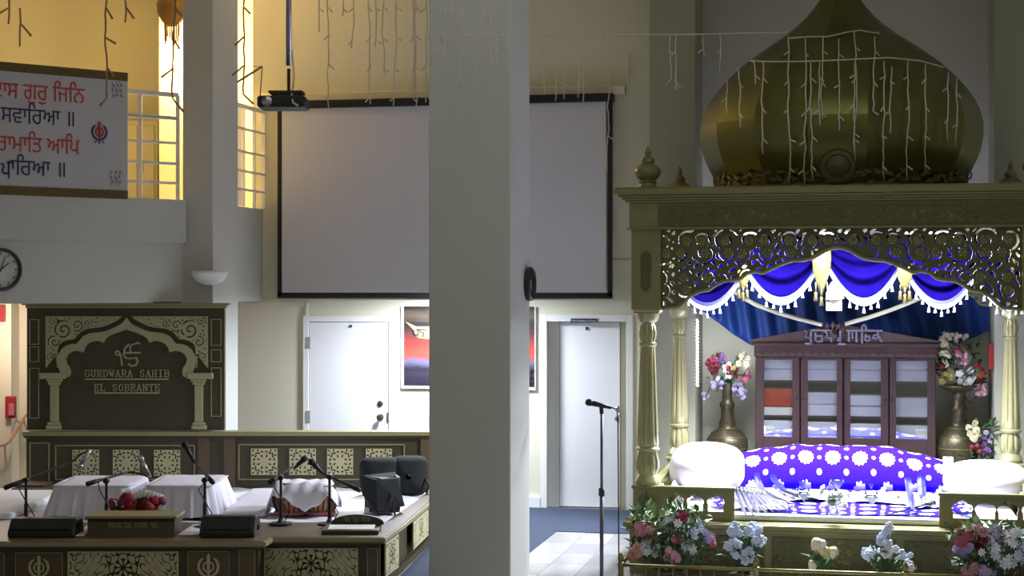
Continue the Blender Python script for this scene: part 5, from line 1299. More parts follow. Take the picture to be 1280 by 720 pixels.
# things on the cabinet shelves
def bundle(name, label, u0, u1, z, h, m, seed, cat='cloth', group='folded cloths in the glass cabinet'):
    rr = random.Random(seed); xa, xb = cw(u0, 0, CY + .2).x, cw(u1, 0, CY + .2).x; lay = max(1, int(h / .11)); 
    mb = MB()
    for k in range(lay):
        j = rr.uniform(0, .02); mb.box((xa + j, CY + .03 + rr.uniform(0, .03), z + k * h / lay + .001), (xb - rr.uniform(0, .02), CY + .4, z + (k + 1) * h / lay - .002))
    tag(mb.build(name, m, None, FW, ((xa + xb) / 2, CY + .25, z), bevel=.012), label, cat, group)
zsb = .62
for i, (a, b) in enumerate(((950, 996), (1004, 1050), (1060, 1108), (1114, 1164))):
    where = ('leftmost', 'second', 'third', 'rightmost')[i]
    bundle('folded_cloth', 'white folded cloth on the bottom shelf behind the %s pane of the cabinet' % where, a, b, zsb, zs2 - zsb - .05 - .01 * i, 'fold_white', i)
    if i: bundle('folded_cloth', 'white folded cloth on the middle shelf behind the %s pane of the cabinet' % where, a, b, zs2, .26 - .02 * i, 'fold_white', 10 + i)
    bundle('folded_cloth', 'pale folded cloth on the top shelf behind the %s pane of the cabinet' % where, a, b, zs1, .24, 'fold_white', 20 + i)
bundle('folded_cloth', 'orange folded cloth on the middle shelf behind the leftmost pane of the cabinet', 950, 996, zs2 + .09, .19, 'orange_cloth', 31)
bundle('folded_cloth', 'cream folded cloth lying under the orange cloth in the cabinet', 950, 996, zs2, .088, 'paper_white', 32)

# -------------------------------------------------- vases with flowers
def vase(label, u, Y, zt_, wide):
    x = wx(u, Y); r = thing('floor_vase', label, 'vase', (x, Y, 0), FW, 'tall antique brass vases beside the cabinet')
    z = lambda v: wz(u, v, Y)
    if wide: pr_ = [(.15, 0), (.16, .04), (.09, .1), (.07, .2), (.12, .3), (.19, z(580)), (.215, z(563)), (.2, z(550)), (.14, z(538)), (.09, z(532)), (.075, z(528)), (.085, z(526)), (.065, z(515)), (.08, z(512)), (.08, z(508)), (.06, z(506)), (.065, z(492)), (.075, z(490)), (.19, z(484)), (.2, z(482)), (.17, z(481))]
    else: pr_ = [(.15, 0), (.16, .04), (.09, .1), (.07, .2), (.12, .3), (.19, z(575)), (.215, z(558)), (.21, z(549)), (.16, z(540)), (.1, z(536)), (.08, z(533)), (.085, z(529)), (.065, z(522)), (.062, z(510)), (.075, z(508)), (.075, z(504)), (.055, z(501)), (.05, z(495)), (.055, z(480)), (.06, z(478))]
    MB().lathe(pr_, (x, Y, 0), 32).build('body', 'antique_brass', r, smooth=True)
    rg = MB()
    for h in (z(560), z(546), z(535)): rg.lathe([(float(np.interp(h, [p[1] for p in pr_], [p[0] for p in pr_])) + .002, -.006), (float(np.interp(h, [p[1] for p in pr_], [p[0] for p in pr_])) + .006, 0), (float(np.interp(h, [p[1] for p in pr_], [p[0] for p in pr_])) + .002, .006)], (x, Y, h), 32)
    rg.build('engraved_bands', 'polished_brass', r, smooth=True)
VY = 17.42
vase('tall antique brass vase with a narrow neck left of the cabinet', 909, VY, 480, False)
vase('tall antique brass vase with a wide saucer rim right of the cabinet', 1198, VY, 482, True)
def flowers_at(parent, frame, Y, items, depth=.08):
    for (kind, color, u, v, du, dv, n, s) in items:
        for _ in range(int(n * 1.5)):
            a = R.uniform(0, 6.28); q = math.sqrt(R.random()); p = pw(u + du * q * math.cos(a), v + dv * q * math.sin(a), Y + R.uniform(-depth, depth))
            blossom(kind, color, s * .76 * R.uniform(.8, 1.2), p, (R.uniform(-.5, .5), -1, R.uniform(-.2, .7)), parent, frame)
b = pw(909, 480, VY)
r = thing('bouquet', 'mixed red, pink and trailing lilac flowers in the left brass vase', 'flowers', b, FW)
flowers_at(r, FW, VY, [('carnation', 'crimson', 893, 455, 8, 12, 9, .045), ('daisy', 'purple', 899, 448, 9, 5, 7, .05), ('daisy', 'white', 905, 460, 10, 9, 7, .04), ('orchid', 'cream', 930, 450, 8, 11, 9, .045), ('carnation', 'yellow', 918, 459, 6, 4, 4, .04),
                       ('rose', 'red', 915, 466, 8, 9, 9, .042), ('rose', 'rose', 931, 471, 6, 6, 5, .045), ('orchid', 'lilac', 896, 481, 7, 10, 10, .032), ('orchid', 'lilac', 924, 488, 8, 12, 12, .034), ('orchid', 'lilac', 881, 497, 5, 5, 4, .03), ('rose', 'white', 909, 474, 7, 4, 4, .035)])
lf = MB(); leaves_mb(lf, pw(910, 466, VY), .18, .1, .14, 36, .1, .02); lf.build('foliage', 'leaf_green', r)
stt = MB()
for u, v in ((893, 455), (905, 455), (930, 452), (931, 470), (915, 462), (896, 490), (924, 492), (882, 496)): stt.tube([pw(909, 482, VY), pw((u + 909) / 2, min(v, 470) - 2, VY), pw(u, v, VY)], .006, 4)
stt.build('stems', 'stem_green', r)
b = pw(1198, 482, VY)
r = thing('bouquet', 'tall cream, pink and yellow flower bouquet in the right brass vase', 'flowers', b, FW)
flowers_at(r, FW, VY, [('orchid', 'cream', 1181, 440, 7, 20, 14, .042), ('carnation', 'magenta', 1197, 438, 5, 4, 4, .04), ('rose', 'pink', 1203, 446, 10, 11, 14, .042), ('orchid', 'white', 1207, 469, 11, 13, 15, .042), ('carnation', 'yellow', 1184, 473, 9, 10, 11, .042),
                       ('rose', 'crimson', 1176, 463, 5, 10, 6, .036), ('carnation', 'orange', 1225, 470, 7, 12, 9, .04), ('rose', 'red', 1222, 459, 6, 4, 4, .04), ('orchid', 'pink', 1226, 487, 10, 7, 7, .034), ('daisy', 'cream', 1196, 423, 16, 6, 6, .036), ('daisy', 'cream', 1183, 422, 8, 6, 5, .036)])
lf = MB(); leaves_mb(lf, pw(1198, 458, VY), .24, .1, .22, 60, .13, .025); lf.build('foliage', 'leaf_green', r)
stt = MB()
for u, v in ((1175, 414), (1188, 415), (1215, 428), (1203, 446), (1184, 470), (1225, 470), (1226, 490)): stt.tube([pw(1198, 484, VY), pw((u + 1198) / 2, v + 14, VY), pw(u, v, VY)], .006, 4)
stt.build('stems', 'stem_green', r)
b = pw(1225, 600, 17.3); r = thing('bouquet', 'low pale yellow and dark flowers on the floor right of the right vase', 'flowers', (b.x, 17.3, 0), FW)
flowers_at(r, FW, 17.25, [('carnation', 'cream', 1217, 540, 10, 12, 12, .04), ('daisy', 'purple', 1228, 555, 10, 14, 12, .04), ('orchid', 'lilac', 1234, 545, 8, 8, 6, .036), ('rose', 'crimson', 1222, 562, 8, 8, 6, .036)])
lf = MB(); leaves_mb(lf, pw(1225, 555, 17.25), .15, .1, .2, 60, .13, .025); lf.tube([(b.x, 17.3, 0), pw(1225, 560, 17.25)], .02, 6); lf.build('foliage', 'leaf_green', r)
MB().lathe([(.1, 0), (.14, .12), (.16, .3), (.14, .32)], (b.x, 17.3, 0), 20).build('pot', 'antique_brass', r, smooth=True)
q = pw(1242, 440, 17.15); tag(MB().box((wx(1243, 17.2) - .05, 17.25, wz(1242, 462, 17.25)), (wx(1243, 17.2), 17.37, wz(1242, 430, 17.25))).build('alarm_box', 'red_box', None, FW, (q.x, 17.2, q.z), bevel=.008), 'narrow red box on the wall just left of the back right post', 'alarm')
ls = MB(); xs_ = wx(871, 17.18)
for k in range(40):
    ls.ball((xs_ + .012 * (k % 2), 17.185, wz(871, 400 + k * 2.1, 17.2)), .01, 6, 4)
r = thing('light_strip', 'vertical strip of tiny white lights on the wall edge behind the back left post', 'lights', (xs_, 17.19, wz(871, 484, 17.2)), FW)
ls.build('bulbs', 'lamp_white', r); MB().tube([(xs_, 17.192, wz(871, 484, 17.2)), (xs_, 17.192, wz(871, 398, 17.2))], .006, 5).build('wire', 'wire_white', r)

# -------------------------------------------------- bedding on the throne
ZM = .50
mx0, mx1 = XC - HX + .13, XC + HX - .13
tag(MB().box((mx0, 14.225, ZPD + .002), (mx1, 16.66, ZM)).build('mattress', 'sheet_white', None, FW, (XC, 15.4, ZPD), bevel=.03), 'wide white mattress covering the throne podium', 'mattress')
def cloth(name, label, x0, x1, y0, y1, z, m, amp=.008, hang=0, seed=0, uvs=True, rot=0, cat='cloth', nx=60, ny=40):
    q = random.Random(seed); ph = [q.uniform(0, 6) for _ in range(6)]
    def fn(a, b):
        x = x0 + (x1 - x0) * a; y = y0 + (y1 - y0) * b
        ex = .03 * math.sin(b * 9 + ph[0]) * (a - .5) * 2 + .02 * math.sin(b * 21 + ph[4]) * (a - .5); ey = .03 * math.sin(a * 8 + ph[1]) * (b - .5) * 2
        X, Y_ = x + ex, y + ey
        cx, cy = (x0 + x1) / 2, (y0 + y1) / 2; X, Y_ = cx + (X - cx) * math.cos(rot) - (Y_ - cy) * math.sin(rot), cy + (X - cx) * math.sin(rot) + (Y_ - cy) * math.cos(rot)
        zz = z + amp * (1 + math.sin(a * 17 + b * 6 + ph[2]) * .6 + math.sin(b * 23 - a * 8 + ph[3]) * .4)
        return (X, Y_, zz)
    mb = MB(); mb.grid(fn, nx, ny, (lambda a, b: ((x1 - x0) * a, (y1 - y0) * b)) if uvs else None)
    return tag(mb.build(name, m, None, FW, ((x0 + x1) / 2, (y0 + y1) / 2, z), smooth=True, solid=.004), label, cat)
cloth('throne_cloth', 'flat blue cloth with white flower dots spread over the throne mattress', wx(955, 14.6), wx(1190, 14.6), 14.3, 16.2, ZM + .006, 'rumala_blue', .004)
# bolster under the blue cloth at the back
bx0, bx1 = wx(926, 16.3), wx(1180, 16.3)
def bol(a, b):
    x = bx0 + (bx1 - bx0) * a; th = math.pi * (b * 1.08 - .04)
    hgt = .30 + .085 * min(1, max(0, a / .28)) ** .8 * 1.0 if a < .28 else .385 if a < .72 else .385 - .12 * ((a - .72) / .28)
    hgt += .006 * math.sin(a * 40 + b * 6)
    return (x, 16.32 - .27 * math.cos(th), ZM + .012 + hgt * max(0, math.sin(th)) ** .75)
Lx = bx1 - bx0
bo = thing('bolster', 'long rounded bolster draped in blue cloth with large white flower dots', 'bolster', (XC, 16.3, ZM), FW)
MB().grid(bol, 70, 28, lambda a, b: (Lx * a, .125 + .95 * b)).build('cover', 'rumala_blue', bo, FW, smooth=True, solid=.004)
for a in (0.003, .997):
    P = [bol(a, k / 20) for k in range(21)]; MB().extr(P, (.01, 0, 0)).build('end', 'rumala_blue', bo, FW)
def pillow(label, uc, Y0, Y1, w, h, seed, sq=1.0):
    x = wx(uc, (Y0 + Y1) / 2); q = random.Random(seed)
    def f(a, b):
        th = a * 2 * math.pi; k = max(0, math.sin(math.pi * min(max(b, 0), 1))) ** .32 if .0001 < b < .9999 else 0
        c_, s_ = math.cos(th), math.sin(th); n = 2.7; e = (abs(c_) ** n + abs(s_) ** n) ** (-1 / n)
        wob = 1 + .015 * math.sin(th * 5 + b * 9)
        return (x + c_ * e * w * k * wob, Y0 + (Y1 - Y0) * b, ZM + .012 + h + s_ * e * h * k * wob)
    r = thing('pillow', label, 'pillow', (x, (Y0 + Y1) / 2, ZM), FW, 'big white pillows at the two ends of the throne')
    MB().grid(f, 40, 18).build('cover', 'white_cloth', r, FW, smooth=True)
    pp = MB(); pp.tube([f(k / 40, .5) for k in range(41)], .008, 5).build('seam', 'white_cloth', r, FW, smooth=True)
    return r
pillow('big rounded white pillow at the left end of the throne', 884, 15.0, 16.25, .34, .225, 1)
pillow('big white pillow at the right end of the throne', 1232, 15.0, 16.3, .36, .165, 2)
tag(MB().grid(lambda a, b: (mx0 + .02 + .16 * a, 14.75 + .55 * b, ZM + .02 + .14 * (1 - a) + .02 * math.sin(a * 7 + b * 5)), 12, 12).build('draped_cloth', 'white_cloth', None, FW, (mx0, 15, ZM), smooth=True, solid=.01), 'white cloth end draped against the side rail beside the left pillow', 'cloth')
cloth('white_cloth', 'crumpled white cloth spread under the fan of small daggers', wx(917, 14.9), wx(985, 14.9), 14.35, 15.75, ZM + .018, 'white_cloth', .012, seed=3, uvs=False)
cloth('white_cloth', 'crumpled white cloth laid across the middle of the blue throne cloth', wx(945, 15.4), wx(1125, 15.4), 15.0, 15.7, ZM + .02, 'white_cloth', .014, seed=8, uvs=False)
cloth('white_cloth', 'white cloth under the silver swords at the right of the throne', wx(1128, 15), wx(1182, 15), 14.75, 15.75, ZM + .02, 'white_cloth', .014, seed=5, uvs=False)
cloth('corner_cloth', 'small blue dotted cloth square laid before the left pillow', wx(893, 14.7), wx(912, 14.7), 14.45, 14.95, ZM + .03, 'rumala_blue', .01, seed=6, nx=16, ny=16)
cloth('corner_cloth', 'small blue dotted cloth square laid before the right pillow', wx(1188, 14.8), wx(1212, 14.8), 14.4, 14.98, ZM + .03, 'rumala_blue', .01, seed=9, nx=16, ny=16)
for (u, side) in ((919, 'left'), (1186, 'right')):
    x = wx(u, 16.1); tag(MB().grid(lambda a, b: (x - .045 + .09 * a, 16.02 + .2 * b + .012 * math.sin(a * 20), ZM + .02 + .30 * b), 14, 14).build('lace_strip', 'lilac_cloth', None, FW, (x, 16.05, ZM), smooth=True, solid=.004), 'narrow white lace strip at the %s end of the blue bolster' % side, 'lace')

# -------------------------------------------------- weapons laid out on the throne
ZS = ZM + .045
def sword(label, pts, w, group, z0=ZS, hilt=.13, curved_tip=True, guard=.07, m='silver', name='sword'):
    P = []
    for i, (u, v, dz_) in enumerate(pts): P.append(pgw(u, v, z0 + dz_))
    # resample the path
    Q = []
    n = 14
    for k in range(n + 1):
        s = k / n * (len(P) - 1); i = min(int(s), len(P) - 2); Q.append(P[i].lerp(P[i + 1], s - i))
    r = thing(name, label, name, Q[0] - Vector((0, 0, .01)), FW, group)
    up = Vector((0, -.5, .85)).normalized(); L, T = [], []
    for k in range(n + 1):
        d = (Q[min(k + 1, n)] - Q[max(k - 1, 0)]).normalized(); s = d.cross(up).normalized(); f = k / n
        ww = w * (1 - max(0, f - .75) / .25 * (.9 if curved_tip else .5)); L.append(Q[k] - s * ww / 2); T.append(Q[k] + s * ww / 2)
    mb = MB()
    for k in range(n):
        mb.add([L[k], L[k + 1], T[k + 1], T[k], (L[k] + T[k]) / 2 + up * .012, (L[k + 1] + T[k + 1]) / 2 + up * .012], [(0, 1, 5, 4), (4, 5, 2, 3), (0, 3, 2, 1)])
    mb.build('blade', m, r, FW)
    d = (Q[0] - Q[1]).normalized(); s = d.cross(up).normalized()
    MB().tube([Q[0], Q[0] + d * hilt * .5, Q[0] + d * hilt], [.014, .018, .012], 8).build('grip', 'polished_brass' if m == 'silver' else m, r, FW, smooth=True)
    MB().tube([Q[0] - s * guard, Q[0] + d * .01, Q[0] + s * guard], .011, 6).lathe([(.006, -.006), (.03, 0), (.006, .01)], Q[0] + d * hilt, 12, d).build('guard', 'silver', r, FW, smooth=True)
    return r
GS = 'silver swords on the throne'
sword('long curved silver sword at the left, its hilt on the blue bolster, left of two', [(947, 583, .14), (946, 598, .07), (953, 612, .03), (970, 622, .02), (994, 630, .01)], .055, GS)
sword('long curved silver sword at the left, its hilt on the blue bolster, right of two', [(964, 586, .12), (968, 600, .06), (980, 613, .03), (1000, 621, .02), (1022, 624, .01)], .06, GS)
sword('broad straight silver sword right of centre, left of two, pointing to the front', [(1134, 593, .1), (1137, 615, .04), (1141, 637, .02)], .06, GS, curved_tip=False)
sword('broad straight silver sword right of centre, right of two, with a wide guard', [(1151, 592, .12), (1152, 608, .05), (1153, 628, .02)], .075, GS, guard=.11)
sword('thin silver rod-like sword lying slanted at the front right of the throne', [(1160, 630, .03), (1135, 637, .01), (1108, 644, 0)], .02, GS, hilt=.08, guard=.03)
sword('short silver dagger leaning on the right pillow beside the bolster end', [(1168, 585, .1), (1174, 598, .04), (1182, 608, .01)], .04, GS, hilt=.09, guard=.05)
sword('small dark-hilted dagger just in front of the right pillow', [(1189, 592, .05), (1197, 602, .02), (1204, 609, .01)], .04, GS, hilt=.07, guard=.03, m='antique_brass')
for k in range(8):
    where = ('leftmost of the fan', 'second from the left of the fan', 'third from the left of the fan', 'fourth from the left of the fan', 'fourth from the right of the fan', 'third from the right of the fan', 'second from the right of the fan', 'rightmost of the fan')[k]
    u0, v0 = 921 + k * 5.2, 612 + k * 1.0; u1, v1 = 934 + k * 8.4, 647 - k * 1.6
    sword('slim silver dagger on white cloth, %s' % where, [(u0, v0, .01), ((u0 + u1) / 2 - 1, (v0 + v1) / 2, .005), (u1, v1, 0)], .03, 'fan of slim silver daggers', hilt=.06, guard=.022, name='dagger')
def katar(label, u, v0, v1, w):
    a, b = pgw(u, v0, ZS + .07), pgw(u + 1, v1, ZS); r = thing('push_dagger', label, 'dagger', b - Vector((0, 0, .02)), FW, 'silver push daggers with H-shaped grips')
    d = (b - a); L = d.length; d.normalize(); s = Vector((1, 0, 0)); up = d.cross(s); up = up if up.z > 0 else -up
    m_ = a + d * L * .38
    MB().extr([m_ - s * w, m_ + s * w, b], up * .014).build('blade', 'silver', r)
    g = MB()
    for q in (-1, 1): g.tube([m_ + s * w * q * .95, a + s * w * q * .95 - d * .05], .011, 6)
    for f in (.12, .26): g.tube([a + d * L * f - s * w, a + d * L * f + s * w], .011, 6)
    g.build('grip', 'silver', r, smooth=True)
def shield(label, u, v, rad):
    c = pgw(u, v, ZS - .015); r = thing('shield', label, 'shield', c, FW, 'round silver shields on the throne')
    ax = Vector((0, -.25, 1)).normalized()
    MB().lathe([(rad, 0), (rad, .012), (rad * .8, .045), (rad * .4, .07), (.01, .075)], c, 28, ax).build('disc', 'silver', r, smooth=True)
    bs = MB()
    for k in range(4): a = math.pi / 2 * k + .7; Q = Vector((0, 0, 1)).rotation_difference(ax).to_matrix(); bs.ball(c + Q @ Vector((math.cos(a) * rad * .45, math.sin(a) * rad * .45, .072)), .018, 8, 5)
    bs.build('bosses', 'polished_brass', r, smooth=True)
shield('round silver shield under the push dagger left of centre', 1002, 604, .19); shield('round silver shield under the push dagger right of centre', 1089, 603, .19)
katar('large silver push dagger with H-shaped grip left of centre', 1002, 586, 612, .075); katar('large silver push dagger with H-shaped grip right of centre', 1088, 586, 612, .075)
katar('small silver push dagger in front of the left shield', 1004, 614, 628, .05); katar('small silver push dagger in front of the right shield', 1089, 618, 632, .05)
katar('small silver push dagger standing at the middle of the throne', 1046, 596, 616, .06)
c = pgw(1043, 644, ZM + .02); r = thing('bud_vase', 'small clear vase of white flowers with a green leaf at the front of the throne', 'vase', c, FW)
MB().lathe([(.05, 0), (.055, .01), (.03, .05), (.055, .11), (.06, .14)], c, 18).build('glass', 'clear_glass', r, smooth=True)
for k in range(12): a = R.uniform(0, 6.28); blossom('orchid', 'white', .035, c + Vector((.11 * math.cos(a), .06 * math.sin(a), .12 + R.uniform(-.05, .1))), (math.cos(a), -.6, .6), r, FW)
lf = MB(); leaves_mb(lf, c + Vector((0, -.02, .1)), .04, .02, .03, 10, .12, .03); lf.build('leaf', 'leaf_green', r)

# -------------------------------------------------- gold fence and the flowers before the throne
FY = 13.42
fx0, fx1 = wx(776, FY), wx(776, FY) + 3.4
FN = thing('flower_fence', 'low polished brass fence around the flowers before the throne', 'fence', ((fx0 + fx1) / 2, FY, 0), FW)
zr_ = wz(800, 707, FY)
MB().tube([(fx0, FY, zr_), (fx1, FY, zr_)], .014, 10).build('top_rail', 'polished_brass', FN, smooth=True); MB().tube([(fx0, FY, .05), (fx1, FY, .05)], .01, 8).build('bottom_rail', 'polished_brass', FN, smooth=True)
MB().tube([(fx0, FY, zr_), (fx0, 14.0, zr_)], .014, 10).build('top_rail', 'polished_brass', FN, smooth=True)
for u in (776, 945, 1132, 1320):
    x = wx(u, FY); MB().lathe([(.03, 0), (.03, .02), (.022, .03), (.022, zr_ - .02), (.03, zr_), (.03, zr_ + .02), (.016, zr_ + .03), (.026, zr_ + .05), (.022, zr_ + .07), (.004, zr_ + .1)], (x, FY, 0), 14).build('post', 'polished_brass', FN, smooth=True, auto=40)
x = fx0 + .09
while x < fx1: MB().tube([(x, FY, .05), (x, FY, zr_)], .007, 6).build('picket', 'polished_brass', FN, smooth=True); x += .11

def bed_flowers(label, u, v, Y, items, leaves, lsz, pale=0.3, cat='flowers', name='bouquet'):
    x = wx(u, Y); r = thing(name, label, cat, (x, Y, 0), FW, None)
    st = MB()
    for (kind, color, uu, vv, du, dv, n, s) in items:
        for _ in range(int(n * 1.3)):
            a = R.uniform(0, 6.28); q = math.sqrt(R.random()); p = pw(uu + du * q * math.cos(a), vv + dv * q * math.sin(a), Y + R.uniform(-.1, .1))
            blossom(kind, color, s * .82 * R.uniform(.8, 1.2), p, (R.uniform(-.6, .6), -1, R.uniform(-.1, .8)), r, FW)
            st.tube([p + Vector((0, .02, 0)), Vector((x + (p.x - x) * .5, Y + .02, p.z * .4)), Vector((x + (p.x - x) * .15, Y, .06))], .004, 4)
    st.build('stems', 'stem_green', r)
    for (uu, vv, rx, rz, n, m) in leaves:
        lf = MB(); c = pw(uu, vv, Y); leaves_mb(lf, c, rx, .07, rz, n, lsz, lsz * .2); lf.build('foliage', m, r)
    MB().lathe([(.09, 0), (.11, .05), (.12, .09), (.1, .09)], (x, Y, 0), 18).build('pot', 'antique_brass', r, smooth=True)
    return r
BY = 13.72
bed_flowers('large mixed pink, lilac and white bouquet in front of the left throne post', 838, 690, BY,
  [('daisy', 'white', 838, 652, 11, 10, 12, .05), ('carnation', 'magenta', 851, 646, 6, 6, 6, .045), ('rose', 'rose', 845, 675, 6, 6, 5, .05), ('carnation', 'pink', 803, 668, 12, 14, 13, .045), ('daisy', 'iceblue', 870, 660, 8, 12, 10, .045),
   ('daisy', 'lilac', 882, 670, 8, 10, 9, .042), ('daisy', 'white', 815, 685, 12, 8, 10, .05), ('rose', 'pink', 840, 694, 10, 8, 9, .045), ('carnation', 'peach', 798, 690, 12, 8, 9, .05), ('rose', 'rose', 889, 679, 4, 5, 3, .045), ('carnation', 'purple', 800, 660, 10, 8, 6, .04), ('daisy', 'white', 862, 684, 9, 8, 8, .045)],
  [(830, 660, .3, .16, 90, 'leaf_green'), (812, 650, .14, .08, 40, 'leaf_pale'), (862, 652, .12, .08, 30, 'leaf_pale'), (840, 690, .34, .08, 50, 'leaf_green')], .13)
bed_flowers('pale ice-blue orchid spray in front of the throne, left of the tulips', 930, 706, 13.7,
  [('orchid', 'iceblue', 919, 662, 6, 8, 9, .045), ('orchid', 'iceblue', 941, 665, 7, 9, 10, .045), ('orchid', 'iceblue', 948, 678, 6, 8, 8, .045), ('orchid', 'iceblue', 917, 685, 9, 8, 9, .045), ('orchid', 'iceblue', 930, 696, 12, 9, 11, .042)],
  [(925, 690, .1, .1, 20, 'leaf_green')], .11)
r = thing('tulips', 'cream tulips with green leaves standing before the middle of the throne', 'flowers', (wx(1030, 13.75), 13.75, 0), FW)
st = MB()
for (u, v, s, cc) in ((1020, 682, .072, 'cream'), (1025, 690, .07, 'cream'), (1032, 692, .066, 'yellow'), (1042, 692, .066, 'cream'), (1016, 706, .056, 'cream'), (1027, 682, .06, 'white')):
    p = pw(u, v + 4, 13.75); blossom('tulip', cc, s, p, (R.uniform(-.2, .2), -.15, 1), r, FW); st.tube([p, pw((u + 1030) / 2, v + 16, 13.75), (wx(1030, 13.75), 13.75, .03)], .006, 5)
st.build('stems', 'stem_green', r); lf = MB(); leaves_mb(lf, pw(1028, 706, 13.75), .08, .03, .03, 14, .16, .03, 2.5); lf.build('foliage', 'leaf_green', r)
MB().lathe([(.07, 0), (.09, .05), (.08, .06)], (wx(1030, 13.75), 13.75, 0), 16).build('pot', 'antique_brass', r, smooth=True)
bed_flowers('white orchid spray in front of the throne, right of the tulips', 1108, 712, 13.7,
  [('orchid', 'iceblue', 1111, 663, 4, 7, 7, .038), ('orchid', 'iceblue', 1105, 676, 8, 8, 11, .042), ('orchid', 'iceblue', 1088, 692, 7, 7, 8, .042), ('orchid', 'white', 1112, 690, 12, 8, 10, .042), ('orchid', 'iceblue', 1131, 693, 8, 5, 6, .036)],
  [(1108, 704, .1, .08, 22, 'leaf_green')], .1)
bed_flowers('big pink, white and red bouquet in front of the right arched rail', 1238, 705, 13.7,
  [('carnation', 'rose', 1203, 671, 10, 10, 10, .05), ('daisy', 'pink', 1222, 662, 10, 8, 9, .045), ('carnation', 'crimson', 1230, 676, 8, 8, 6, .045), ('daisy', 'lilac', 1244, 668, 10, 10, 12, .05), ('daisy', 'white', 1266, 672, 12, 10, 14, .05), ('daisy', 'white', 1240, 690, 14, 10, 14, .05), ('rose', 'crimson', 1262, 707, 6, 6, 4, .05), ('daisy', 'white', 1256, 705, 14, 10, 12, .055),
   ('carnation', 'lilac', 1208, 690, 12, 10, 12, .045), ('daisy', 'iceblue', 1278, 690, 10, 14, 12, .05), ('carnation', 'pink', 1216, 708, 12, 8, 9, .045), ('orchid', 'lilac', 1234, 712, 12, 8, 8, .042)],
  [(1235, 685, .3, .16, 90, 'leaf_green'), (1225, 665, .14, .06, 26, 'leaf_pale'), (1245, 705, .3, .08, 50, 'leaf_green')], .13)
bed_flowers('small white blossoms just behind the brass fence, under the white orchid', 1136, 716, 13.6, [('orchid', 'white', 1135, 708, 5, 6, 7, .034)], [(1136, 714, .05, .03, 10, 'leaf_green')], .07)

# -------------------------------------------------- microphone on the floor stand
t = 13.1; b = pc(752, 0, t)
r = thing('floor_microphone_stand', 'tall straight floor stand with a black microphone before the right door', 'microphone stand', (b.x, t, 0), FC)
zc = pc(0, 514, t).z; zj = pc(0, 615, t).z
MB().lathe([(.14, 0), (.14, .015), (.03, .03), (.02, .05)], (b.x, t, 0), 28).build('base', 'black_plastic', r, FC, smooth=True, auto=40)
MB().tube([(b.x, t, .03), (b.x, t, zj)], .0155, 10).build('lower_pole', 'pole_grey', r, FC, smooth=True); MB().tube([(b.x, t, zj), (b.x, t, zc)], .011, 10).build('upper_pole', 'pole_grey', r, FC, smooth=True)
MB().tube([(b.x, t, zj - .03), (b.x, t, zj + .03)], .024, 10).build('collar', 'black_plastic', r, FC, smooth=True)
m0, m1 = pc(764, 509.5, t), pc(740, 504, t)
MB().tube([Vector((b.x, t, zc - .02)), Vector((b.x, t, zc)), (m0 + m1) / 2 + Vector((-.004, 0, -.004))], .016, 8).build('clip', 'black_plastic', r, FC)
mic_head(r, m0, m1 - m0, (m1 - m0).length, 'black_plastic', FC, 'black_plastic')
MB().tube([m0, pc(768, 510.5, t), pc(771.5, 514, t), pc(772.5, 530, t), pc(773, 600, t), pc(773.5, 690, t), Vector((pc(774, 0, t).x, t, .01))], .006, 6).build('cable', 'black_plastic', r, FC, smooth=True)

# -------------------------------------------------- strings of icicle lights
def icicle(label, frame, place, cables, strands, m, rad=.006, group='strings of icicle lights', twig=.05, clips=()):
    r = thing('icicle_lights', label, 'lights', place(*strands[0][:2]), frame, group)
    for cb in cables: MB().tube([place(u, v) for u, v in cb], rad * 1.1, 5).build('cable', m, r, frame, smooth=True)
    for u, v in clips: MB().tube([place(u, v), place(u, v) + Vector((0, .45, 0))], rad, 5).build('clip', m, r, frame)
    for (u, v0, v1) in strands:
        q = random.Random(int(u * 13 + v1)); mb = MB(); n = max(3, int((v1 - v0) / 9)); P = []
        x = 0
        for k in range(n + 1):
            x += q.uniform(-1.6, 1.6); x *= .8
            P.append(place(u + x, v0 + (v1 - v0) * k / n))
        mb.tube(P, rad, 5)
        for k in range(2, n + 1, 4):
            g = q.choice((-1, 1)); d = Vector((g * twig * q.uniform(.5, 1), 0, -twig * q.uniform(.5, 1))); mb.tube([P[k], P[k] + d], [rad * .9, rad * 1.3], 5)
        mb.build('strand', m, r, frame, smooth=True)
    return r
cvt = lambda L: [(860 + x / 2.88, a / 2.88, b / 2.88) for x, a, b in L]
def dome_pl(off):
    def f(u, v):
        rr = float(np.interp(v, [p[0] for p in dp[::-1]], [p[1] for p in dp[::-1]])) * pm
        Y = 14.1
        while Y < 15.6:
            p = pw(u, v, Y); r0 = float(np.interp(p.z, [q[1] for q in pd], [q[0] for q in pd]))
            if math.hypot(p.x - dcx, Y - dcy) < r0 + off: break
            Y += .01
        return p
    return f
icicle('white icicle light string draped over the upper brass dome', FW, dome_pl(.03), [[(985, 48), (1010, 46), (1035, 46), (1060, 40), (1075, 38), (1100, 42)]], cvt([(360, 130, 660), (420, 140, 665), (485, 130, 430), (540, 140, 470), (600, 115, 580), (670, 130, 400)]), 'wire_white')
icicle('white icicle light string around the widest part of the brass dome', FW, dome_pl(.05), [[(938, 76), (960, 77), (990, 77), (1030, 76), (1070, 74), (1110, 72), (1150, 76), (1180, 84)]], cvt([(240, 215, 300), (270, 225, 555), (140, 290, 410), (185, 245, 460), (445, 225, 650), (475, 225, 450), (600, 215, 560), (705, 220, 650), (735, 240, 480), (790, 220, 650), (855, 230, 620), (935, 260, 510), (965, 280, 530)]), 'wire_white')
plane = lambda t: (lambda u, v: pc(u, v, t))
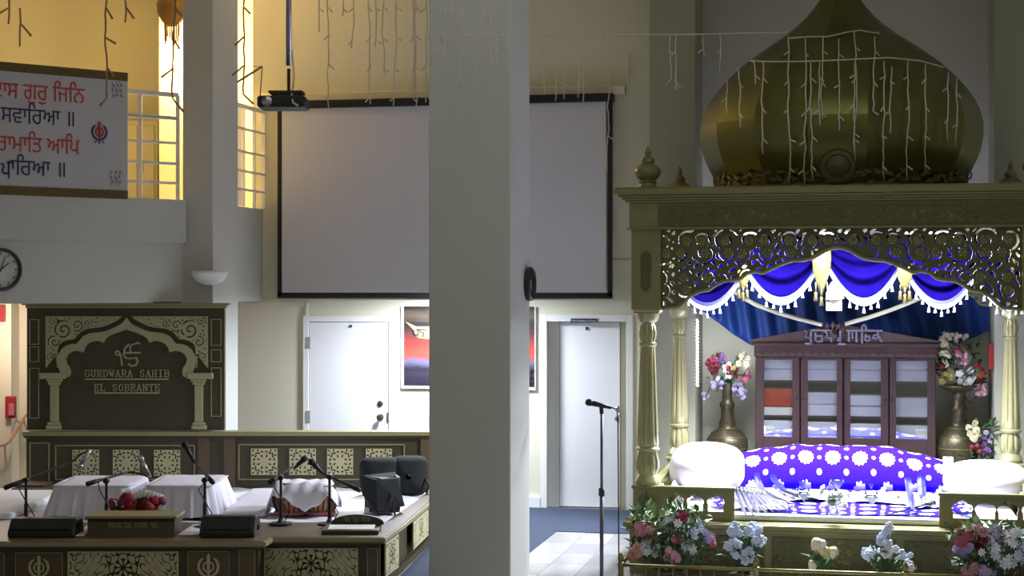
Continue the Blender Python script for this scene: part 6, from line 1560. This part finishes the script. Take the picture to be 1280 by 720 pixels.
icicle('tan icicle light string hanging before the yellow balcony opening', FC, plane(15.3), [[(-40, -14), (160, -10), (330, -12)]], [(12, -12, 30), (26, 10, 58), (133, -10, 122), (156, -10, 28), (218, -10, 124), (305, -10, 118)], 'wire_tan', .009, twig=.12)
icicle('faint white icicle light string hanging before the wall above the screen', FC, plane(14.5), [[(335, -12), (430, -10), (530, -11)]], [(398, -10, 40), (410, -10, 134), (429, -10, 20), (440, -10, 60), (461, -10, 130), (470, -10, 58), (480, -10, 95), (495, -10, 132), (517, -10, 122), (519, -10, 135), (532, -10, 128)], 'wire_white', .005)
icicle('faint white icicle light string hanging in front of the grey pillar', FC, plane(11.75), [[(534, 44), (590, 44.5), (660, 44)], [(545, -14), (660, -12)]], [(540, 44, 80), (556, 10, 95), (565, -10, 48), (577, 10, 110), (595, 44, 105), (605, -10, 52), (612, 20, 85), (622, 44, 90), (634, 44, 100)], 'wire_white', .0035, clips=[(550, 44), (630, 44.3)])
icicle('faint white icicle light string along the wall between the pillar and the dome', FC, plane(14.2), [[(664, 44), (760, 43), (866, 43), (985, 40)]], [(680, 44, 118), (694, 44, 126), (707, 44, 124), (722, 44, 122), (730, 44, 128), (760, 44, 215), (786, 44, 80), (838, 44, 100), (845, 44, 112), (900, 43, 90), (880, 43, 70)], 'wire_white', .004)

# ================================================================== lights and camera
def area(loc, size, power, color, direction=(0, 0, -1), sy=None, name='lamp'):
    l = bpy.data.lights.new(name, 'AREA'); l.energy = power; l.color = color; l.size = size
    if sy: l.shape = 'RECTANGLE'; l.size_y = sy
    o = bpy.data.objects.new(name, l); COL.objects.link(o); o.location = loc
    o.rotation_euler = Vector((0, 0, -1)).rotation_difference(Vector(direction).normalized()).to_euler(); return o
def point(loc, power, color, rad=.1, name='lamp'):
    l = bpy.data.lights.new(name, 'POINT'); l.energy = power; l.color = color; l.shadow_soft_size = rad
    o = bpy.data.objects.new(name, l); COL.objects.link(o); o.location = loc; return o
def spot(loc, target, power, color, ang, blend=.4, rad=.1, name='lamp'):
    l = bpy.data.lights.new(name, 'SPOT'); l.energy = power; l.color = color; l.spot_size = math.radians(ang); l.spot_blend = blend; l.shadow_soft_size = rad
    o = bpy.data.objects.new(name, l); COL.objects.link(o); o.location = loc
    o.rotation_euler = Vector((0, 0, -1)).rotation_difference((Vector(target) - Vector(loc)).normalized()).to_euler(); return o
for x in (-1.0, -.2, .6): area((XC + x + .2, 15.45, z281 - .05), .44, LP['palki'], (.82, .88, 1.0), name='canopy_lamp')
area((wx(871, 17.18) + .03, 17.22, 1.9), .03, LP['led'], (.82, .88, 1.0), (.7, .7, -.15), .75, 'strip_lamp')
wl = Vector((-7.4, 18.2, 5.1)); point(wl, LP['warm'], (1, .66, .25), .15, 'balcony_lamp')
pk = FC @ Vector((pc(-10, 0, 17.2).x, 17.4, 2.0)); point(pk, LP['pink'], (1, .8, .72), .1, 'passage_lamp')
area((-4.4, 17.12, 2.36), .4, LP['wall'], (.82, .89, 1.0), name='wall_fill')  # added fill without a fixture, brightens the lower back wall near the pillar
point((-5.6, 17.0, 6.1), LP['tint'], (1, .72, .36), .1, 'wall_tint_fill')  # added warm fill that tints the wall above the screen
area((-1, 8, 6.25), 7, LP['hall'], (1, .98, .9), name='hall_fill')  # added ceiling fill, lifts the dim hall and gives the dome highlights
a_ = area((0, -1, 5.0), 12, LP['strip'], (1, .98, .92), (0, 1, 0), .35, name='dome_highlight_fill')  # added strip behind the camera, put there to reflect in the dome
w = bpy.data.worlds.new('hall_air'); SC.world = w; w.use_nodes = True
bg = w.node_tree.nodes['Background']; bg.inputs[0].default_value = (.92, .95, .86, 1); bg.inputs[1].default_value = LP['world']
cam = bpy.data.cameras.new('camera'); co = bpy.data.objects.new('camera', cam); COL.objects.link(co)
cam.sensor_width = 36; cam.lens = F / 1280 * 36; cam.clip_end = 100
co.location = (0, 0, H); co.rotation_euler = (math.pi / 2, 0, PSI); SC.camera = co
SC.view_settings.view_transform = 'Standard'; SC.view_settings.look = 'None'; SC.view_settings.gamma = 1; SC.view_settings.exposure = LP['exp']; SC.view_settings.use_curve_mapping = False
